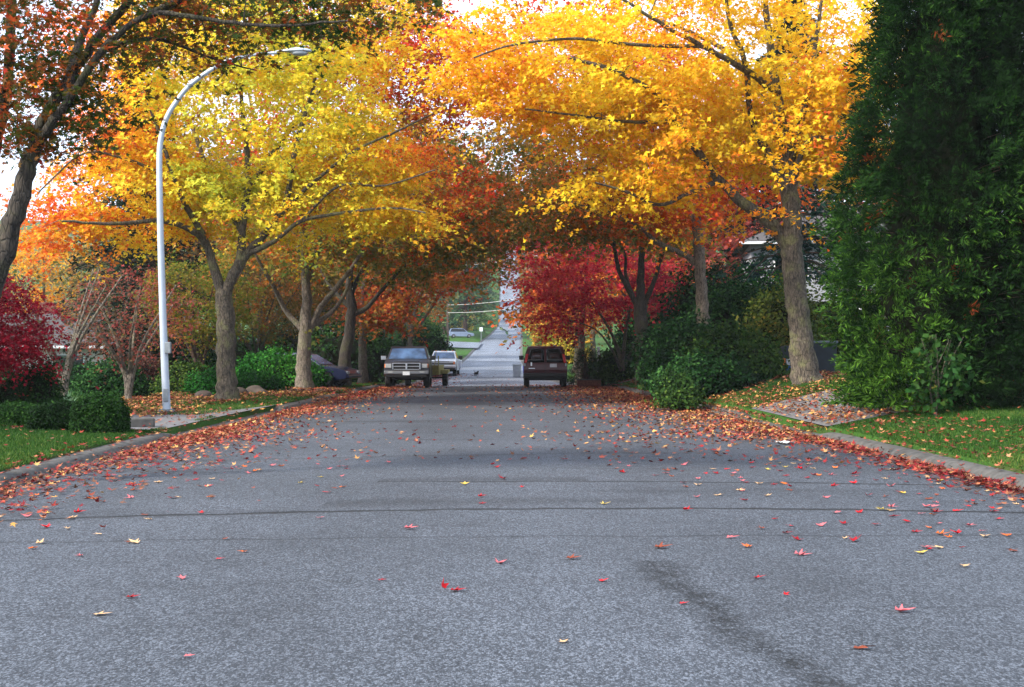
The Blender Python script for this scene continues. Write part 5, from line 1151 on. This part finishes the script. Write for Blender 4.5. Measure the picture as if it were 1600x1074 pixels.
# ------------------------------------------------------------------ fallen leaves
LC = [(104, 26, 32), (144, 42, 42), (162, 72, 56), (172, 102, 72), (182, 130, 92), (204, 150, 76), (200, 162, 100)]
def litter(name, label, x, y, seed, size=.085, red=.4, tm=T_TRI, pile=.02):
    q_ = np.random.default_rng(seed+9); pn = snoise(np.stack([x*1.3, y*.8, 0*x], 1), seed, 1.6); kk = q_.random(len(x)) < np.clip(.72+.55*pn, .12, 1); x, y = x[kk], y[kk]
    r_ = np.random.default_rng(seed); n = len(x); z = surf(x, y)+.012+r_.random(n)*pile
    nr = np.stack([r_.normal(size=n)*.28, r_.normal(size=n)*.28, np.ones(n)], 1); a = r_.uniform(0, 6.28, n)
    fw = np.stack([np.cos(a), np.sin(a), r_.normal(size=n)*.08], 1)
    p = np.stack([x, y, z], 1)
    tone = np.clip(red+snoise(p, seed, .5)*.10+r_.normal(size=n)*.27, 0, .999)
    col = palette(tone, LC)*r_.uniform(.7, 1.15, n)[:, None]
    br = r_.random(n) < .24; col = np.where(br[:, None], s2l((108, 72, 54))[None]*r_.uniform(.6, 1.2, n)[:, None], col)
    o = leaves(name, p, nr, fw, size*r_.uniform(.55, 1.25, n), col, tm, LITTER, None, curl=r_.uniform(-1.5, 4, n)); tag(o, label, 'fallen leaves', kind='stuff'); return o
r_ = np.random.default_rng(99)
def scatter(side, y0, y1, n, inner, outer, yp=1.0):
    y = y0+(y1-y0)*r_.random(n)**yp; d = r_.exponential(1.0, n)*inner; o_ = r_.random(n) < outer[0]
    e = eL(y) if side < 0 else eR(y)
    d = np.where(o_, -r_.random(n)*outer[1], d); x = e-side*d
    m_ = (x > eL(y)-12) & (x < eR(y)+12); return x[m_], y[m_]
# right kerb line near: red drift in the gutter
x, y = scatter(1, 8, 24, 5200, .20, (.0, 1)); litter('fallen_leaves', 'drift of crimson leaves in the near right gutter', x, y, 301, .085, .18, T_MAPLE, .06)
x, y = scatter(1, 10, 26, 1500, .05, (1, 6)); litter('fallen_leaves', 'red and yellow leaves scattered on the right lawn', x, y, 302, .08, .42, T_MAPLE, .05)
x, y = scatter(1, 11, 24, 1100, .05, (1, 2.2)); litter('fallen_leaves', 'leaves blown onto the right lawn edge beside the kerb', x, y, 313, .09, .28, T_MAPLE, .05)
x, y = scatter(1, 22, 60, 15000, .95, (.0, 1), .9); litter('fallen_leaves', 'thick carpet of orange leaves along the right side of the street', x, y, 303, .095, .50, T_TRI, .03)
x, y = scatter(1, 24, 46, 9500, .3, (1, 4.5)); litter('fallen_leaves', 'yellow and orange leaves under the golden maple', x, y, 304, .10, .60, T_TRI, .05)
x, y = scatter(1, 34, 70, 8000, 1.0, (.25, 1.2)); litter('fallen_leaves', 'crimson leaves below the laurel bushes and the van', x, y, 305, .10, .25, T_QUAD, .03)
x, y = scatter(-1, 11, 27, 7500, .42, (.0, 1)); litter('fallen_leaves', 'red brown leaves piled along the near left kerb', x, y, 306, .085, .36, T_MAPLE, .05)
x, y = scatter(-1, 22, 62, 9500, .52, (.0, 1)); litter('fallen_leaves', 'carpet of red and orange leaves along the left side of the street', x, y, 307, .09, .38, T_TRI, .03)
x, y = scatter(-1, 27, 50, 11500, .3, (1, 5.0)); k_ = ((eL(y)-x) > 1.55) | (r_.random(len(x)) < .13) | (y > 40); x, y = x[k_], y[k_]; litter('fallen_leaves', 'orange leaves covering the verge around the lamp post', x, y, 308, .10, .60, T_TRI, .05)
x, y = scatter(-1, 11, 24, 420, .1, (1, .5)); litter('fallen_leaves', 'leaves lying on top of the near left kerb', x, y, 315, .085, .36, T_MAPLE, .02)
x, y = scatter(-1, 22.5, 30, 900, .3, (1, 3.5)); litter('fallen_leaves', 'pinkish leaves on the left driveway strip', x, y, 314, .09, .34, T_MAPLE, .03)
x, y = scatter(-1, 12, 24, 330, .3, (1, 6)); litter('fallen_leaves', 'few pale leaves on the left lawn', x, y, 309, .08, .5, T_MAPLE, .06)
x, y = scatter(-1, 44, 100, 3500, .8, (.2, 1.5)); litter('fallen_leaves', 'far red leaves under the parked pickups', x, y, 310, .12, .25, T_QUAD, .03)
n = 650; y = r_.uniform(22, 57, n); x = r_.uniform(eL(y), eR(y)); litter('fallen_leaves', 'thin scatter of leaves over the middle of the street', x, y, 311, .09, .5, T_TRI, .01)
n = 1500; y = r_.uniform(17.8, 25, n); rt = r_.random(n) < .68; x = np.where(rt, eR(y)-.2-np.abs(r_.normal(size=n))*2.8, eL(y)+.3+np.abs(r_.normal(size=n))*2.0); m_ = (x > eL(y)+.2) & (x < eR(y)-.2)
litter('fallen_leaves', 'loose red and yellow leaves on the asphalt beyond the long cracks', x[m_], y[m_], 312, .10, .34, T_MAPLE, .01)
# single leaves that can be picked out on the near asphalt
TXT = [('crimson', (150, 18, 28)), ('bright red', (196, 24, 30)), ('pink', (200, 100, 104)), ('rust brown', (128, 64, 44)), ('tan', (204, 164, 120)), ('orange', (206, 100, 40)), ('yellow', (210, 180, 80))]
leafproto = {}
def leaf_mesh(ci, var):
    k = (ci, var)
    if k not in leafproto:
        T, Ft = T_MAPLE; q_ = np.random.default_rng(var*7+ci); V = T*[1, q_.uniform(.85, 1.1), 1]; V = V-[.5, 0, 0]; V[:, 2] += (.16+.15*var)*(V[:, 1]**2)*(1+.5*var)+.10*V[:, 0]**2*(var+1)*q_.uniform(-.2, 1); V[:, 2] += q_.normal(size=len(V))*.03
        V[:, 2] -= V[:, 2].min()
        c = s2l(TXT[ci][1])*q_.uniform(.85, 1.1)
        st = np.array([[-.27, .012, .02], [-.27, -.012, .02], [-.75, -.01, .10], [-.75, .01, .10]]); V2 = np.vstack([V, st]); n0 = len(V)
        colr = np.vstack([np.tile(c, (n0, 1))*np.array([1]+[.85, 1, .9, 1.1, .9, 1.15, .9, 1.1, .9, 1])[:, None], np.tile(s2l((120, 60, 40)), (4, 1))])
        me = arr_mesh('fallen_leaf', V2, [Ft, np.array([[n0, n0+1, n0+2, n0+3]])], colr); me.materials.append(LITTER); leafproto[k] = me
    return leafproto[k]
def leaf(x, y, ci, s=.1, var=0, rz=0., tilt=0., label=None):
    o = bpy.data.objects.new('maple_leaf', leaf_mesh(ci, var)); C.objects.link(o); z = float(surf(np.array([x]), np.array([y]))[0])
    o.location = (x, y, z+.003); o.scale = (s,)*3; o.rotation_euler = (tilt, 0, rz)
    c = TXT[ci][0]; cc = ('flat', 'slightly curled', 'strongly curled')[var]
    tag(o, label or ('%s %s maple leaf lying on the near grey asphalt' % (cc, c)), 'leaf', 'single leaves on the near asphalt')
def gp(px, py): D = F*EYE/(py-HOR); return (px-800)*D/F, D
special = [(694, 924, 1, .10, 2, 1.2, .9, 'bright red leaf standing on edge near the middle of the asphalt'), (716, 931, 0, .11, 1, 0, 0, 'crimson leaf touching the upright red leaf in the middle'),
 (162, 966, 4, .11, 0, .3, 0, 'pale tan leaf alone at the lower left'), (882, 1012, 4, .07, 0, .9, 0, 'small tan leaf nearest the bottom middle of the picture'), (209, 939, 0, .09, 1, .2, 0, 'crimson leaf just above the pale tan leaf on the left'), (284, 909, 2, .09, 0, 2, 0, 'faded pink leaf at the left above the crimson one'),
 (1414, 962, 2, .13, 1, .1, 0, 'long pink curled leaf at the lower right'), (1350, 1021, 3, .12, 0, 0, 0, 'dull brown leaf on the diagonal scar at the lower right'), (1228, 936, 1, .06, 1, .8, .4, 'tiny upright red leaf right of the diagonal scar'), (1069, 951, 1, .06, 0, .1, 0, 'small bright red leaf on the diagonal dark scar'), (944, 915, 1, .08, 0, .6, 0, 'bright red leaf between the middle and the diagonal scar'),
 (1187, 910, 1, .09, 1, .1, 0, 'red leaf lying just right of the dark scar head'), (1037, 862, 3, .15, 1, .1, 0, 'large brown leaf at the head of the diagonal scar'), (897, 880, 3, .12, 1, 0, 0, 'rust brown leaf below the long crack in the middle'), (1255, 872, 2, .14, 2, 0, 0, 'big curled pink leaf right of the brown one'), (643, 832, 2, .13, 1, 0, 0, 'pink curled leaf just below the long crack'),
 (1145, 846, 2, .11, 0, 0, 0, 'faded pink leaf on the faint lower crack'), (297, 1035, 2, .06, 0, 0, 0, 'small pinkish leaf at the bottom left of the asphalt'), (598, 914, 0, .06, 0, 0, 0, 'small dark red leaf left of the upright red leaf'), (345, 879, 1, .07, 0, 0, 0, 'lone red leaf at the left below the crack'), (754, 781, 1, .10, 2, .4, 0, 'curled red leaf between the two long cracks in the middle')]
for px, py, ci, s, var, rz, ti, lab in special: x, y = gp(px, py); leaf(x, y, ci, s, var, rz, ti, lab)
r2 = np.random.default_rng(404); cnt = 0
while cnt < 279:
    y = 9.0+9.0*r2.random()**.7
    right = r2.random() < .68
    x = (eR(y)-.3-abs(r2.normal())*2.6) if right else (eL(y)+.5+abs(r2.normal())*1.7)
    if x > eR(y)-.3 or x < eL(y)+.3: continue
    if abs(x) < 1.6 and r2.random() < .6: continue
    ci = int(r2.choice(7, p=[.2, .2, .22, .1, .14, .09, .05])) if right else int(r2.choice(7, p=[.1, .13, .18, .17, .22, .15, .05]))
    leaf(float(x), float(y), ci, float(r2.uniform(.07, .13)), int(r2.integers(0, 3)), float(r2.uniform(0, 6.28)), float(r2.normal()*.1)); cnt += 1

# ------------------------------------------------------------------ air
bm = bmesh.new(); box(bm, (0, 1150, 90), (1700, 2500, 190))
hm = bpy.data.materials.new('pale_air'); hm.use_nodes = True; ht = hm.node_tree; ht.nodes.remove(ht.nodes['Principled BSDF'])
pv = N(ht, 'ShaderNodeVolumePrincipled'); pv.inputs['Color'].default_value = (.86, .92, 1.0, 1); pv.inputs['Density'].default_value = 0.0002
ht.links.new(pv.outputs[0], ht.nodes['Material Output'].inputs['Volume'])
tag(mesh_obj('haze', bm, hm), None, None, None, 'stuff')
# ------------------------------------------------------------------ light, sky, camera
w = bpy.data.worlds.new('World'); bpy.context.scene.world = w; w.use_nodes = True; t = w.node_tree
bg = t.nodes['Background']; sky = N(t, 'ShaderNodeTexSky'); sky.sky_type = 'NISHITA'; sky.sun_disc = False
SEL, SAZ = 37.0, -122.0         # elevation; azimuth clockwise from +Y
sky.sun_elevation = math.radians(SEL); sky.sun_rotation = math.radians(SAZ); sky.air_density = 1.0; sky.dust_density = 2.5; sky.ozone_density = 1.0
tc = N(t, 'ShaderNodeTexCoord'); no = N(t, 'ShaderNodeTexNoise', Scale=2.2, Detail=7.0, Roughness=.6); mp = N(t, 'ShaderNodeMapping'); mp.inputs['Scale'].default_value = (1, 1, 2.5)
t.links.new(tc.outputs['Generated'], mp.inputs[0]); t.links.new(mp.outputs[0], no.inputs['Vector'])
rp = N(t, 'ShaderNodeValToRGB'); rp.color_ramp.elements[0].position = .30; rp.color_ramp.elements[0].color = (.35, .35, .35, 1); rp.color_ramp.elements[1].position = .6; rp.color_ramp.elements[1].color = (.9, .9, .9, 1)
t.links.new(no.outputs['Fac'], rp.inputs[0])
mx = N(t, 'ShaderNodeMix', data_type='RGBA'); mx.inputs[7].default_value = (7.4, 8.6, 10.6, 1)
t.links.new(rp.outputs[0], mx.inputs[0]); t.links.new(sky.outputs[0], mx.inputs[6]); t.links.new(mx.outputs[2], bg.inputs['Color'])
bg.inputs['Strength'].default_value = 0.13
sl = bpy.data.lights.new('sun', 'SUN'); sl.energy = 4.6; sl.angle = math.radians(8); sl.color = (1.0, .93, .82)
so = bpy.data.objects.new('sun', sl); C.objects.link(so)
az, el = math.radians(SAZ), math.radians(SEL)
dirv = Vector((math.sin(az)*math.cos(el), math.cos(az)*math.cos(el), math.sin(el))); so.rotation_euler = dirv.to_track_quat('Z', 'Y').to_euler(); so.location = dirv*60
cam = bpy.data.cameras.new('camera'); co = bpy.data.objects.new('camera', cam); C.objects.link(co)
co.location = (0, 0, EYE); co.rotation_euler = (math.radians(90)+math.atan(15/2000), 0, 0)
cam.sensor_width = 36; cam.lens = 45; cam.clip_end = 5000; cam.clip_start = .1
bpy.context.scene.camera = co
sc = bpy.context.scene; sc.view_settings.view_transform = 'Standard'; sc.view_settings.look = 'None'; sc.view_settings.exposure = 0.95; sc.view_settings.gamma = 1
sc.cycles.max_bounces = 5; sc.cycles.diffuse_bounces = 2; sc.cycles.glossy_bounces = 2; sc.cycles.transmission_bounces = 4; sc.cycles.sample_clamp_indirect = 4
